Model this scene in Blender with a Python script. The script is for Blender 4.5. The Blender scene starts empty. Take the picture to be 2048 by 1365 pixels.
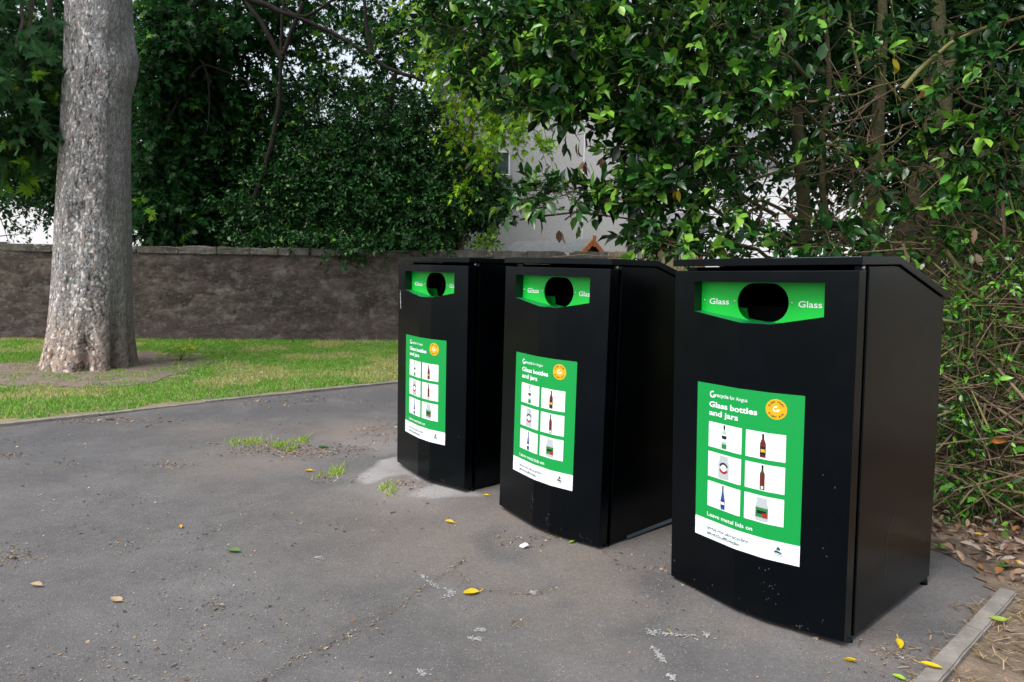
import bpy, bmesh, math, random
import numpy as np
from mathutils import Vector, Matrix

EXPOSURE = 0.95
random.seed(7)
RNG = np.random.default_rng(11)
S = bpy.context.scene
COL = S.collection
rad = math.radians

# ------------------------------------------------------------------ camera
F, PITCH, ROLL, CZ = 1408.85, rad(5.942), rad(0.860), 1.3279
_r0 = np.array([1., 0, 0]); _u0 = np.array([0, math.sin(PITCH), math.cos(PITCH)])
_fw = np.array([0, math.cos(PITCH), -math.sin(PITCH)])
_R = _r0 * math.cos(ROLL) + _u0 * math.sin(ROLL)
_U = _u0 * math.cos(ROLL) - _r0 * math.sin(ROLL)
CAMP = np.array([0, 0, CZ])
def ray(u, v): return _fw * F + _R * (u - 1024) - _U * (v - 682.5)
def gr(u, v, z=0.0):
    r = ray(u, v); return CAMP + r * ((z - CZ) / r[2])
def at(u, v, Y):
    r = ray(u, v); return CAMP + r * (Y / r[1])
cd = bpy.data.cameras.new('camera'); cam = bpy.data.objects.new('camera', cd); COL.objects.link(cam)
cd.sensor_width = 36; cd.lens = F / 2048 * 36; cd.clip_start = .05; cd.clip_end = 2000
M = Matrix.Identity(4)
for i in range(3):
    M[i][0], M[i][1], M[i][2], M[i][3] = _R[i], _U[i], -_fw[i], CAMP[i]
cam.matrix_world = M
S.camera = cam

# ------------------------------------------------------------------ scene helpers
def put(name, me, mat=None, parent=None, smooth=False):
    o = bpy.data.objects.new(name, me); COL.objects.link(o)
    if mat is not None:
        for m in (mat if isinstance(mat, (list, tuple)) else [mat]): me.materials.append(m)
    if parent: o.parent = parent
    if smooth:
        me.polygons.foreach_set('use_smooth', np.ones(len(me.polygons), bool))
    return o
def tag(o, label=None, cat=None, group=None, kind=None):
    if label: o['label'] = label
    if cat: o['category'] = cat
    if group: o['group'] = group
    if kind: o['kind'] = kind
    return o
def empty(name, loc, label=None, cat=None, group=None, rot=(0, 0, 0)):
    o = bpy.data.objects.new(name, None); COL.objects.link(o)
    o.location = loc; o.rotation_euler = rot; o.empty_display_size = .1
    return tag(o, label, cat, group)
def local(o, root):     # geometry given in world space, parent at root without moving it
    o.parent = root
    if root.parent is None:
        o.matrix_parent_inverse = Matrix.Translation(root.location).inverted()
    return o
def bm_mesh(bm, name='m'):
    me = bpy.data.meshes.new(name); bm.to_mesh(me); bm.free(); return me
def np_mesh(name, verts, faces_flat, counts, cols=None, extra=None):
    me = bpy.data.meshes.new(name)
    me.vertices.add(len(verts)); me.vertices.foreach_set('co', np.ascontiguousarray(verts, np.float32).ravel())
    me.loops.add(len(faces_flat)); me.loops.foreach_set('vertex_index', np.ascontiguousarray(faces_flat, np.int32))
    counts = np.asarray(counts, np.int32)
    me.polygons.add(len(counts))
    st = np.concatenate([[0], np.cumsum(counts)[:-1]]).astype(np.int32)
    me.polygons.foreach_set('loop_start', st)
    me.update(calc_edges=True)
    if cols is not None:
        a = me.attributes.new('Tint', 'FLOAT_COLOR', 'POINT')
        c4 = np.ones((len(verts), 4), np.float32); c4[:, :3] = cols
        a.data.foreach_set('color', c4.ravel())
    if extra:
        for k, v in extra.items():
            a = me.attributes.new(k, 'FLOAT', 'POINT'); a.data.foreach_set('value', np.ascontiguousarray(v, np.float32))
    return me
def box_bm(bm, x0, x1, y0, y1, z0, z1):
    vs = [bm.verts.new((x, y, z)) for z in (z0, z1) for y in (y0, y1) for x in (x0, x1)]
    for f in ((0, 2, 3, 1), (4, 5, 7, 6), (0, 1, 5, 4), (2, 6, 7, 3), (0, 4, 6, 2), (1, 3, 7, 5)):
        bm.faces.new([vs[i] for i in f])
    return vs
def box(name, dims, mat, parent=None, bevel=0.0):
    bm = bmesh.new(); box_bm(bm, *dims)
    if bevel: bmesh.ops.bevel(bm, geom=bm.edges[:], offset=bevel, segments=2, affect='EDGES', profile=.5)
    return put(name, bm_mesh(bm), mat, parent)
def prism(name, pts, y0, y1, mat, parent=None):   # polygon in x,z pushed along y
    bm = bmesh.new()
    a = [bm.verts.new((p[0], y0, p[1])) for p in pts]; b = [bm.verts.new((p[0], y1, p[1])) for p in pts]
    bm.faces.new(a); bm.faces.new(b[::-1])
    for i in range(len(pts)): bm.faces.new((a[i - 1], b[i - 1], b[i], a[i])) 
    bmesh.ops.recalc_face_normals(bm, faces=bm.faces[:])
    return put(name, bm_mesh(bm), mat, parent)
def norm(a): return a / (np.linalg.norm(a, axis=-1, keepdims=True) + 1e-9)
def _h(ix, iy, iz, s):
    n = (ix * 374761393 + iy * 668265263 + iz * 2147483647 + s * 1274126177) & 0xffffffff
    n = ((n ^ (n >> 13)) * 1274126177) & 0xffffffff
    n = ((n ^ (n >> 16)) * 2246822519) & 0xffffffff
    return ((n ^ (n >> 15)) & 0xffffff) / float(0xffffff)
def vnoise(p, seed=0):
    p = np.asarray(p, float); i = np.floor(p).astype(np.int64); f = p - i; f = f * f * (3 - 2 * f)
    out = 0
    for dx in (0, 1):
        for dy in (0, 1):
            for dz in (0, 1):
                w = (f[..., 0] if dx else 1 - f[..., 0]) * (f[..., 1] if dy else 1 - f[..., 1]) * (f[..., 2] if dz else 1 - f[..., 2])
                out = out + w * _h(i[..., 0] + dx, i[..., 1] + dy, i[..., 2] + dz, seed)
    return out
def fbm(p, o=4, seed=0):
    a, t, s = .5, 0, 0
    for k in range(o):
        t = t + a * vnoise(np.asarray(p) * (2 ** k), seed + k); s += a; a *= .5
    return t / s
def in_poly(x, y, poly):
    c = np.zeros(x.shape, bool); n = len(poly)
    for i in range(n):
        x1, y1 = poly[i]; x2, y2 = poly[i - 1]
        k = ((y1 > y) != (y2 > y)) & (x < (x2 - x1) * (y - y1) / (y2 - y1 + 1e-12) + x1); c ^= k
    return c
def sstep(a, b, x): t = np.clip((x - a) / (b - a), 0, 1); return t * t * (3 - 2 * t)

# ------------------------------------------------------------------ materials
def new_mat(name):
    m = bpy.data.materials.new(name); m.use_nodes = True
    nt = m.node_tree; b = nt.nodes['Principled BSDF']; return m, nt, b
def N(nt, t, **kw):
    n = nt.nodes.new(t)
    for k, v in kw.items():
        if k.startswith('i_'): n.inputs[k[2:].replace('_', ' ')].default_value = v
        else: setattr(n, k, v)
    return n
def rgb(h): return tuple(h) + (1.0,)
def plain(name, c, rough=.6, metal=0, spec=.5, var=.0, vscale=20, bump=0, bscale=200):
    m, nt, b = new_mat(name)
    b.inputs['Base Color'].default_value = rgb(c); b.inputs['Roughness'].default_value = rough
    b.inputs['Metallic'].default_value = metal; b.inputs['Specular IOR Level'].default_value = spec
    tc = N(nt, 'ShaderNodeTexCoord')
    if var:
        n = N(nt, 'ShaderNodeTexNoise', i_Scale=vscale, i_Detail=6., i_Roughness=.65); nt.links.new(tc.outputs['Object'], n.inputs['Vector'])
        r = N(nt, 'ShaderNodeMapRange'); r.inputs['From Min'].default_value = .3; r.inputs['From Max'].default_value = .7
        r.inputs['To Min'].default_value = 1 - var; r.inputs['To Max'].default_value = 1 + var
        nt.links.new(n.outputs['Fac'], r.inputs['Value'])
        x = N(nt, 'ShaderNodeMix', data_type='RGBA', blend_type='MULTIPLY'); x.inputs['Factor'].default_value = 1
        x.inputs['A'].default_value = rgb(c); nt.links.new(r.outputs['Result'], x.inputs['B']); nt.links.new(x.outputs['Result'], b.inputs['Base Color'])
    if bump:
        n2 = N(nt, 'ShaderNodeTexNoise', i_Scale=bscale, i_Detail=5.); nt.links.new(tc.outputs['Object'], n2.inputs['Vector'])
        bp = N(nt, 'ShaderNodeBump', i_Strength=bump, i_Distance=.01); nt.links.new(n2.outputs['Fac'], bp.inputs['Height']); nt.links.new(bp.outputs['Normal'], b.inputs['Normal'])
    return m
def tint_mat(name, rough=.45, trans=.25, spec=.4, nscale=0, bump=0., bscale=120, gain=1.0):
    m, nt, b = new_mat(name)
    a = N(nt, 'ShaderNodeAttribute', attribute_name='Tint')
    col = a.outputs['Color']
    tc = N(nt, 'ShaderNodeTexCoord')
    if nscale:
        n = N(nt, 'ShaderNodeTexNoise', i_Scale=nscale, i_Detail=5.); nt.links.new(tc.outputs['Object'], n.inputs['Vector'])
        r = N(nt, 'ShaderNodeMapRange'); r.inputs['From Min'].default_value = .3; r.inputs['From Max'].default_value = .7
        r.inputs['To Min'].default_value = .7; r.inputs['To Max'].default_value = 1.3; nt.links.new(n.outputs['Fac'], r.inputs['Value'])
        x = N(nt, 'ShaderNodeMix', data_type='RGBA', blend_type='MULTIPLY'); x.inputs['Factor'].default_value = 1
        nt.links.new(col, x.inputs['A']); nt.links.new(r.outputs['Result'], x.inputs['B']); col = x.outputs['Result']
    nt.links.new(col, b.inputs['Base Color'])
    b.inputs['Roughness'].default_value = rough; b.inputs['Specular IOR Level'].default_value = spec
    if bump:
        n2 = N(nt, 'ShaderNodeTexNoise', i_Scale=bscale, i_Detail=4.); nt.links.new(tc.outputs['Object'], n2.inputs['Vector'])
        bp = N(nt, 'ShaderNodeBump', i_Strength=bump, i_Distance=.01); nt.links.new(n2.outputs['Fac'], bp.inputs['Height']); nt.links.new(bp.outputs['Normal'], b.inputs['Normal'])
    if trans:
        t = N(nt, 'ShaderNodeBsdfTranslucent'); nt.links.new(col, t.inputs['Color'])
        x = N(nt, 'ShaderNodeMixShader'); x.inputs['Fac'].default_value = trans
        nt.links.new(b.outputs['BSDF'], x.inputs[1]); nt.links.new(t.outputs['BSDF'], x.inputs[2])
        nt.links.new(x.outputs['Shader'], nt.nodes['Material Output'].inputs['Surface'])
    return m

# black powder-coated steel: slight orange peel, dusty smears
def black_metal():
    m, nt, b = new_mat('black_powder_coat')
    tc = N(nt, 'ShaderNodeTexCoord')
    n = N(nt, 'ShaderNodeTexNoise', i_Scale=3.5, i_Detail=7., i_Roughness=.7); nt.links.new(tc.outputs['Object'], n.inputs['Vector'])
    cr = N(nt, 'ShaderNodeValToRGB'); cr.color_ramp.elements[0].position = .45; cr.color_ramp.elements[1].position = .8
    cr.color_ramp.elements[0].color = (.0005, .0009, .0015, 1); cr.color_ramp.elements[1].color = (.0016, .0022, .0030, 1)
    nt.links.new(n.outputs['Fac'], cr.inputs['Fac']); nt.links.new(cr.outputs['Color'], b.inputs['Base Color'])
    r = N(nt, 'ShaderNodeMapRange'); r.inputs['To Min'].default_value = .13; r.inputs['To Max'].default_value = .30
    nt.links.new(n.outputs['Fac'], r.inputs['Value']); nt.links.new(r.outputs['Result'], b.inputs['Roughness'])
    b.inputs['Specular IOR Level'].default_value = .24; b.inputs['Specular Tint'].default_value = (.70, .86, 1, 1)
    n2 = N(nt, 'ShaderNodeTexNoise', i_Scale=420., i_Detail=2.); nt.links.new(tc.outputs['Object'], n2.inputs['Vector'])
    bp = N(nt, 'ShaderNodeBump', i_Strength=.06, i_Distance=.003); nt.links.new(n2.outputs['Fac'], bp.inputs['Height']); nt.links.new(bp.outputs['Normal'], b.inputs['Normal'])
    return m
MB = black_metal()
M_INNER = plain('bin_interior', (.004, .004, .004), .9, spec=.1)
M_GREEN = plain('green_panel_paint', (.004, .50, .045), .42, spec=.35)
M_LIP_REFL = plain('lip_green_reflection', (.006, .16, .055), .3, spec=.5)  # green reflected in the black lip, put into its base colour
M_RETURN_REFL = plain('shaded_return_reflection', (.002, .018, .007), .4, spec=.3)  # black door return, its shade and green reflection painted as colour
M_PGREEN = plain('poster_green', (.002, .285, .052), .38, spec=.4)
M_PWHITE = plain('poster_white', (.80, .82, .86), .38, spec=.4)
M_PYEL = plain('poster_yellow', (.74, .38, .006), .4)
M_INK = plain('poster_black_ink', (.008, .008, .010), .4)
M_TEAL = plain('poster_teal_ink', (.004, .075, .062), .4)
M_NAVY = plain('poster_navy_ink', (.008, .03, .10), .4)
M_BGREEN = plain('picture_green_glass', (.02, .20, .045), .4)
M_BPALE = plain('picture_pale_glass', (.32, .52, .40), .4)
M_BBROWN = plain('picture_brown_glass', (.12, .012, .008), .4)
M_BOLIVE = plain('picture_olive_glass', (.05, .05, .012), .4)
M_BBLUE = plain('picture_blue_glass', (.015, .07, .30), .4)
M_BGLASS = plain('picture_clear_glass', (.42, .46, .48), .4)
M_BRED = plain('picture_red_ink', (.35, .012, .015), .4)
M_STEEL = plain('rivet_steel', (.55, .55, .52), .3, metal=1.0)
M_WORN = plain('white_scuff', (.55, .58, .60), .8)

# ------------------------------------------------------------------ recycling bins
W, BUL, NW, NC = .7406, .0588, .0622, .0297
HD, DB, TD, GAP, DEP, HQ = 1.334, .021, .0558, .0258, .833, 1.207
WL, HL, TL, YF, YE, HE = .7594, 1.380, .0283, .333, .8715, 1.231
AL, AR, AT, AB, AN = -.2624, .2666, 1.291, 1.1727, 1.1400
YP = .033
NL_, NR_ = NC - NW, NC + NW
def fy(x, w=W / 2):
    if NL_ <= x <= NR_: return -BUL
    return -BUL * (w - x) / (w - NR_) if x > NR_ else -BUL * (x + w) / (NL_ + w)
def text_me(body, bold=0.0):
    cu = bpy.data.curves.new('text', 'FONT'); cu.body = body; cu.offset = bold; cu.resolution_u = 3; cu.fill_mode = 'FRONT'
    o = bpy.data.objects.new('text', cu); COL.objects.link(o)
    dg = bpy.context.evaluated_depsgraph_get(); dg.update()
    me = bpy.data.meshes.new_from_object(o.evaluated_get(dg))
    bpy.data.objects.remove(o); return me
class Flat:
    """flat artwork in x,z; wrapped over the folded door front, several layers"""
    def __init__(s): s.bm = bmesh.new(); s.mats = []
    def mi(s, m):
        if m not in s.mats: s.mats.append(m)
        return s.mats.index(m)
    def poly(s, pts, mat, lay):
        vs = [s.bm.verts.new((p[0], -lay, p[1])) for p in pts]
        f = s.bm.faces.new(vs); f.normal_update()
        if f.normal.y > 0: f.normal_flip()
        f.material_index = s.mi(mat); return f
    def rect(s, x0, x1, z0, z1, mat, lay): return s.poly([(x0, z0), (x1, z0), (x1, z1), (x0, z1)], mat, lay)
    def disc(s, cx, cz, r, mat, lay, n=32): return s.poly([(cx + r * math.cos(2 * math.pi * k / n), cz + r * math.sin(2 * math.pi * k / n)) for k in range(n)], mat, lay)
    def ring(s, cx, cz, r0, r1, a0, a1, mat, lay, n=22):
        for k in range(n):
            a, b = rad(a0 + (a1 - a0) * k / n), rad(a0 + (a1 - a0) * (k + 1) / n)
            s.poly([(cx + r0 * math.cos(a), cz + r0 * math.sin(a)), (cx + r1 * math.cos(a), cz + r1 * math.sin(a)), (cx + r1 * math.cos(b), cz + r1 * math.sin(b)), (cx + r0 * math.cos(b), cz + r0 * math.sin(b))], mat, lay)
    def text(s, body, x0, x1, zb, cap, mat, lay, bold=0.0, cx=None, cz=None, rot=0, h=None):
        me = text_me(body, bold)
        co = np.array([v.co[:] for v in me.vertices])
        if len(co) == 0: return
        mn, mx = co.min(0), co.max(0); k = s.mi(mat)
        sz = cap / .729
        vs = []
        for c in co:
            if cx is None:
                x = x0 + (c[0] - mn[0]) / (mx[0] - mn[0]) * (x1 - x0); z = zb + c[1] * sz
            else:
                lx, lz = (c[0] - (mn[0] + mx[0]) / 2) * sz * .95, (c[1]) * sz
                x = cx + lx * math.cos(rot) - lz * math.sin(rot); z = cz + lx * math.sin(rot) + lz * math.cos(rot)
            vs.append(s.bm.verts.new((x, -lay, z)))
        for p in me.polygons:
            try:
                f = s.bm.faces.new([vs[i] for i in p.vertices]); f.normal_update()
                if f.normal.y > 0: f.normal_flip()
                f.material_index = k
            except ValueError: pass
        bpy.data.meshes.remove(me)
    def wrap(s):
        for x in (NL_, NR_):
            bmesh.ops.bisect_plane(s.bm, geom=s.bm.verts[:] + s.bm.edges[:] + s.bm.faces[:], plane_co=(x, 0, 0), plane_no=(1, 0, 0))
        for v in s.bm.verts: v.co.y += fy(v.co.x)
        return s
    def flat_at(s, y):
        for v in s.bm.verts: v.co.y += y
        return s
    def build(s, name, parent): return put(name, bm_mesh(s.bm), s.mats, parent)

def bottle_profile(kind):   # half widths by height fraction
    return {'wine': [(0, .5), (.62, .5), (.70, .42), (.76, .2), (.8, .16), (1, .16)],
            'beer': [(0, .5), (.58, .5), (.68, .38), (.78, .2), (.95, .16), (1, .17)],
            'oil': [(0, .5), (.66, .5), (.74, .3), (.8, .2), (1, .22)],
            'hock': [(0, .5), (.42, .5), (.6, .34), (.8, .17), (1, .14)],
            'jar': [(0, .42), (.04, .5), (.70, .5), (.80, .38), (.84, .4), (.98, .4), (1, .38)]}[kind]
def picture(a, kind, cx, z0, h, w, body, cap, label, lab2, frac=(.15, .5), lower=None):
    pr = bottle_profile(kind)
    a.poly([(cx + q[1] * w, z0 + q[0] * h) for q in pr] + [(cx - q[1] * w, z0 + q[0] * h) for q in reversed(pr)], body, .0014)
    if lower: a.rect(cx - .5 * w, cx + .5 * w, z0 + .005 * h, z0 + .2 * h, lower, .0017)
    if cap: a.rect(cx - .17 * w, cx + .17 * w, z0 + .82 * h, z0 + h * 1.005, cap, .0017)
    if label:
        a.rect(cx - .5 * w, cx + .5 * w, z0 + frac[0] * h, z0 + frac[1] * h, label, .0018)
        if lab2: a.rect(cx - .36 * w, cx + .36 * w, z0 + (frac[0] * .65 + frac[1] * .35) * h, z0 + (frac[0] * .3 + frac[1] * .7) * h, lab2, .0021)

def swirl(a, cx, cz, r, mat, lay):
    a.ring(cx, cz, r * .62, r, 60, 345, mat, lay)
    a.poly([(cx + r * .25, cz - r * .05), (cx + r * 1.45, cz - r * .05), (cx + r * .82, cz - r * .95)][::-1], mat, lay + .0001)

def make_bin():
    root = empty('recycling_bin', (0, 0, 0))
    # --- cabinet shell
    bm = bmesh.new(); y0 = TD + GAP; zt = HL - TL - .004; w = W / 2
    prof = [(y0, 0.012), (y0, zt), (YF, zt), (DEP, HQ), (DEP, 0.012)]
    L = [bm.verts.new((-w, y, z)) for y, z in prof]; R_ = [bm.verts.new((w, y, z)) for y, z in prof]
    bm.faces.new(L); bm.faces.new(R_[::-1])
    for i in range(1, 5): bm.faces.new((L[i], L[(i + 1) % 5], R_[(i + 1) % 5], R_[i]))
    for sx in (-1, 1):       # folded front flanges
        q = [(sx * w, y0, .012), (sx * (w - .05), y0, .012), (sx * (w - .05), y0, zt), (sx * w, y0, zt)]
        vs = [R_[0] if sx > 0 else L[0], bm.verts.new(q[1]), bm.verts.new(q[2]), R_[1] if sx > 0 else L[1]]
        bm.faces.new(vs)
    bmesh.ops.recalc_face_normals(bm, faces=bm.faces[:])
    es = [e for e in bm.edges if len(e.link_faces) == 2 and e.calc_face_angle(0) > .5]
    bmesh.ops.bevel(bm, geom=es, offset=.004, segments=2, affect='EDGES', profile=.5)
    put('cabinet', bm_mesh(bm), MB, root)
    # dark inner container that the mouth opens on
    bm = bmesh.new(); box_bm(bm, -w + .012, w - .012, y0 + .10, DEP - .012, .02, 1.19)
    bm.faces.ensure_lookup_table(); bmesh.ops.delete(bm, geom=[f for f in bm.faces if f.calc_center_median().z > 1.18], context='FACES_ONLY')
    put('inner_container', bm_mesh(bm), M_INNER, root)
    # --- plinth, feet
    box('plinth', (-w + .03, w - .03, .10, DEP - .03, -.04, .012), MB, root)
    for fx in (-w + .02, w - .016):
        for fyy in (y0 - .012, DEP - .03):
            bm = bmesh.new(); bmesh.ops.create_cone(bm, cap_ends=True, segments=14, radius1=.022, radius2=.016, depth=.05, matrix=Matrix.Translation((fx, fyy, -.006)))
            put('foot', bm_mesh(bm), MB, root, True)
    # --- lid
    bm = bmesh.new(); wl = WL / 2
    xs = [-wl, NL_, NR_, wl]
    def row(z, yy, nose): return [bm.verts.new((x, yy + (-BUL if (nose and abs(x) < wl - .01) else 0), z)) for x in xs]
    top = [row(HL, -.002, True), row(HL, YF, False), row(HE, YE, False)]
    bot = [row(HL - TL, -.002, True), row(HL - TL, YF - .006, False), row(HE - TL, YE - .008, False)]
    for g, fl in ((top, False), (bot, True)):
        for j in range(2):
            for i in range(3):
                q = (g[j][i], g[j][i + 1], g[j + 1][i + 1], g[j + 1][i]); bm.faces.new(q[::-1] if fl else q)
    for i in range(3):
        bm.faces.new((bot[0][i], bot[0][i + 1], top[0][i + 1], top[0][i])); bm.faces.new((top[2][i], top[2][i + 1], bot[2][i + 1], bot[2][i]))
    for j in range(2):
        bm.faces.new((bot[j][3], bot[j + 1][3], top[j + 1][3], top[j][3])); bm.faces.new((top[j][0], top[j + 1][0], bot[j + 1][0], bot[j][0]))
    bmesh.ops.recalc_face_normals(bm, faces=bm.faces[:])
    es = [e for e in bm.edges if len(e.link_faces) == 2 and e.calc_face_angle(0) > .25]
    bmesh.ops.bevel(bm, geom=es, offset=.0022, segments=2, affect='EDGES', profile=.5)
    put('lid', bm_mesh(bm), MB, root)
    # --- door (folded front with the mouth cut out)
    bm = bmesh.new(); V = {}
    def vt(x, z, y=None):
        k = (round(x, 5), round(z, 5), y)
        if k not in V: V[k] = bm.verts.new((x, fy(x) if y is None else y, z))
        return V[k]
    cols = [(-w, [DB, AB, AT, HD]), (AL, [DB, AB, AT, HD]), (NL_, [DB, AN, AT, HD]), (NR_, [DB, AN, AT, HD]), (AR, [DB, AB, AT, HD]), (w, [DB, AB, AT, HD])]
    front = []
    for c in range(5):
        for k in range(3):
            if k == 1 and 1 <= c <= 3: continue
            (xa, za), (xb, zb) = cols[c], cols[c + 1]
            front.append(bm.faces.new((vt(xa, za[k]), vt(xb, zb[k]), vt(xb, zb[k + 1]), vt(xa, za[k + 1]))))
    for c in range(5):        # top and bottom returns
        for k in (0, 3):
            (xa, za), (xb, zb) = cols[c], cols[c + 1]
            bm.faces.new((vt(xa, za[k]), vt(xa, za[k], TD), vt(xb, zb[k], TD), vt(xb, zb[k])))
    for c in (0, 5):
        x, zz = cols[c]
        for k in range(3): bm.faces.new((vt(x, zz[k]), vt(x, zz[k], TD), vt(x, zz[k + 1], TD), vt(x, zz[k + 1])))
    bmesh.ops.recalc_face_normals(bm, faces=bm.faces[:])
    fs = set(front)
    if sum(f.normal.y for f in front) > 0: bmesh.ops.reverse_faces(bm, faces=bm.faces[:])
    es = [e for e in bm.edges if len(e.link_faces) == 2 and e.calc_face_angle(0) > .8]
    bmesh.ops.bevel(bm, geom=es, offset=.003, segments=3, affect='EDGES', profile=.5)
    door = put('door', bm_mesh(bm), MB, root)
    # back sheet of the door above and below the mouth box
    for z0, z1 in ((DB + .003, AN - .012), (AT + .006, HD - .003)):
        box('door_liner', (-w + .004, w - .004, TD - .006, TD - .001, z0, z1), M_INNER, door)
    # --- mouth surround: walls coloured with reflected green, and the green plate with its rounded hole
    bm = bmesh.new(); V.clear()
    loop = [(AL, AB), (NL_, AN), (NR_, AN), (AR, AB), (AR, AT), (AL, AT)]
    e = .0012
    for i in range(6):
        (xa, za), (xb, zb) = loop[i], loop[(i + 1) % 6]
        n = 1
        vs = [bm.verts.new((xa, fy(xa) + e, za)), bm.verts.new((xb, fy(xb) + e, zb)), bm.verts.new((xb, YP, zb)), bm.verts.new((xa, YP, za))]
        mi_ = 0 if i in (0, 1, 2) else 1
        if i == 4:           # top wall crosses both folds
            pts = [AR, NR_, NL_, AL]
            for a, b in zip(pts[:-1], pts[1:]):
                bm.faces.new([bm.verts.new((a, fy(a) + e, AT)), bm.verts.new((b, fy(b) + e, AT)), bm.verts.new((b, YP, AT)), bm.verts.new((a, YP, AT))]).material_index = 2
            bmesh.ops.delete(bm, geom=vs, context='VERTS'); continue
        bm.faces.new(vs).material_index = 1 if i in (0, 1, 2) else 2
    hx, hz, hr, hs = .0045, 1.2132, .0735, .0315
    hole = []
    for k in range(48):
        a = 2 * math.pi * k / 48
        hole.append((hx + hr * math.cos(a) + (hs if math.cos(a) > 1e-6 else -hs if math.cos(a) < -1e-6 else 0), hz + hr * math.sin(a)))
    outer = []
    def ray_out(px, pz):      # from hole centre through the point to the plate outline
        best = None; dx, dz = px - hx, pz - hz
        for i in range(6):
            (xa, za), (xb, zb) = loop[i], loop[(i + 1) % 6]
            ex, ez = xb - xa, zb - za; den = dx * ez - dz * ex
            if abs(den) < 1e-12: continue
            t = ((xa - hx) * ez - (za - hz) * ex) / den; s_ = ((xa - hx) * dz - (za - hz) * dx) / den
            if t > 0 and -1e-9 <= s_ <= 1 + 1e-9 and (best is None or t < best): best = t
        return (hx + dx * best, hz + dz * best)
    ang = sorted(set([math.atan2(q[1] - hz, q[0] - hx) for q in hole] + [math.atan2(q[1] - hz, q[0] - hx) for q in loop]))
    def hole_at(a):
        dx, dz = math.cos(a), math.sin(a); lo, hi = 0, .3
        for _ in range(40):
            m_ = (lo + hi) / 2; X, Z = dx * m_, dz * m_
            ins = math.hypot(max(abs(X) - hs, 0), Z) < hr
            lo, hi = (m_, hi) if ins else (lo, m_)
        return (hx + dx * lo, hz + dz * lo)
    I = [hole_at(a) for a in ang]; O = [ray_out(*q) for q in I]
    iv = [bm.verts.new((q[0], YP, q[1])) for q in I]; ov = [bm.verts.new((q[0], YP, q[1])) for q in O]
    ib = [bm.verts.new((q[0], YP + .004, q[1])) for q in I]
    for k in range(len(ang)):
        j = (k + 1) % len(ang)
        bm.faces.new((iv[k], ov[k], ov[j], iv[j])); bm.faces.new((iv[k], iv[j], ib[j], ib[k]))
    bmesh.ops.remove_doubles(bm, verts=bm.verts[:], dist=1e-5)
    put('mouth_panel', bm_mesh(bm), [M_GREEN, M_LIP_REFL, M_RETURN_REFL], door)
    for gx0, gx1, gz0 in ((-.2248, -.1372, 1.2010), (.1467, .2343, 1.2004)):
        a = Flat(); a.text('Glass', gx0, gx1, gz0, .0237, M_PWHITE, .0010, .012); a.flat_at(YP).build('mouth_lettering', door)
    for rx in (-.2493, -.1125, .122, .2510):
        bm = bmesh.new(); bmesh.ops.create_uvsphere(bm, u_segments=12, v_segments=8, radius=.0048, matrix=Matrix.Translation((rx, YP - .0005, 1.2146)) @ Matrix.Diagonal((1, .55, 1, 1)))
        put('rivet', bm_mesh(bm), M_STEEL, door, True)
    a = Flat()
    a.poly([(-.25, 1.07), (-.02, 1.07), (-.03, 1.134), (-.10, 1.143), (-.1095, 1.1835), (-.125, 1.1850), (-.25, 1.186)], M_GREEN, 0)
    a.flat_at(.12).build('inner_flap', door)
    # --- poster
    a = Flat(); x0, x1, z0, z1 = -.2350, .2155, .2597, .8903
    a.rect(x0, x1, .3369, z1, M_PGREEN, .0006); a.rect(x0, x1, z0, .3369, M_PWHITE, .0006)
    swirl(a, -.1575, .8495, .0135, M_PWHITE, .0010)
    a.text('recycle', -.1425, -.0780, .8420, .0150, M_PWHITE, .0010, .010); a.text('for Angus', -.0715, .0065, .8420, .0150, M_PWHITE, .0010, 0)
    a.text('Glass bottles', -.172, .0472, .7990, .0225, M_PWHITE, .0010, .024); a.text('and jars', -.172, -.031, .7655, .0225, M_PWHITE, .0010, .024)
    bx, bz = .1190, .8308
    a.disc(bx, bz, .0378, M_PYEL, .0010, 40); swirl(a, bx - .001, bz + .001, .0105, M_PWHITE, .0014)
    for s_, a0, a1, fl in (('RIGHT STUFF', 152, 28, 1), ('RIGHT BIN', 216, 324, -1)):
        for k, ch in enumerate(s_):
            if ch == ' ': continue
            an = rad(a0 + (a1 - a0) * k / (len(s_) - 1)); rr = .0240 if fl > 0 else .0318
            a.text(ch, 0, 0, 0, .0078, M_INK, .0014, .025, cx=bx + rr * math.cos(an), cz=bz + rr * math.sin(an), rot=an - fl * math.pi / 2)
    rows = ((.6375, .7393), (.5172, .6192), (.3945, .4985)); cx = ((-.1725, -.0131), (.0043, .1565))
    for r in rows:
        for c in cx: a.rect(c[0], c[1], r[0], r[1], M_PWHITE, .0010)
    picture(a, 'wine', -.0945, .6420, .0940, .0240, M_BPALE, M_INK, M_PWHITE, M_INK, (.30, .62), M_BGREEN); a.rect(-.0945 - .0118, -.0945 + .0118, .6420 + .45 * .094, .6420 + .56 * .094, M_INK, .0022)
    picture(a, 'beer', .0745, .6440, .0885, .0236, M_BBROWN, M_INK, M_INK, M_PYEL, (.10, .46))
    picture(a, 'jar', -.0945, .5205, .0930, .0520, M_BGLASS, None, None, None)
    a.ring(-.0945, .5205 + .044, .0145, .0225, 20, 160, M_INK, .0018, 10); a.ring(-.0945, .5205 + .044, .0130, .0225, 200, 340, M_BRED, .0018, 10); a.disc(-.0945, .5205 + .044, .0140, M_PWHITE, .0017, 20)
    picture(a, 'oil', .0755, .5205, .0940, .0196, M_BOLIVE, M_INK, M_BBROWN, None, (.20, .62)); a.rect(.0755 - .0045, .0755 + .0045, .5240, .5350, M_PWHITE, .0019)
    picture(a, 'hock', -.0950, .3980, .0960, .0200, M_BBLUE, M_INK, M_NAVY, M_PWHITE, (.10, .42))
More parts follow.
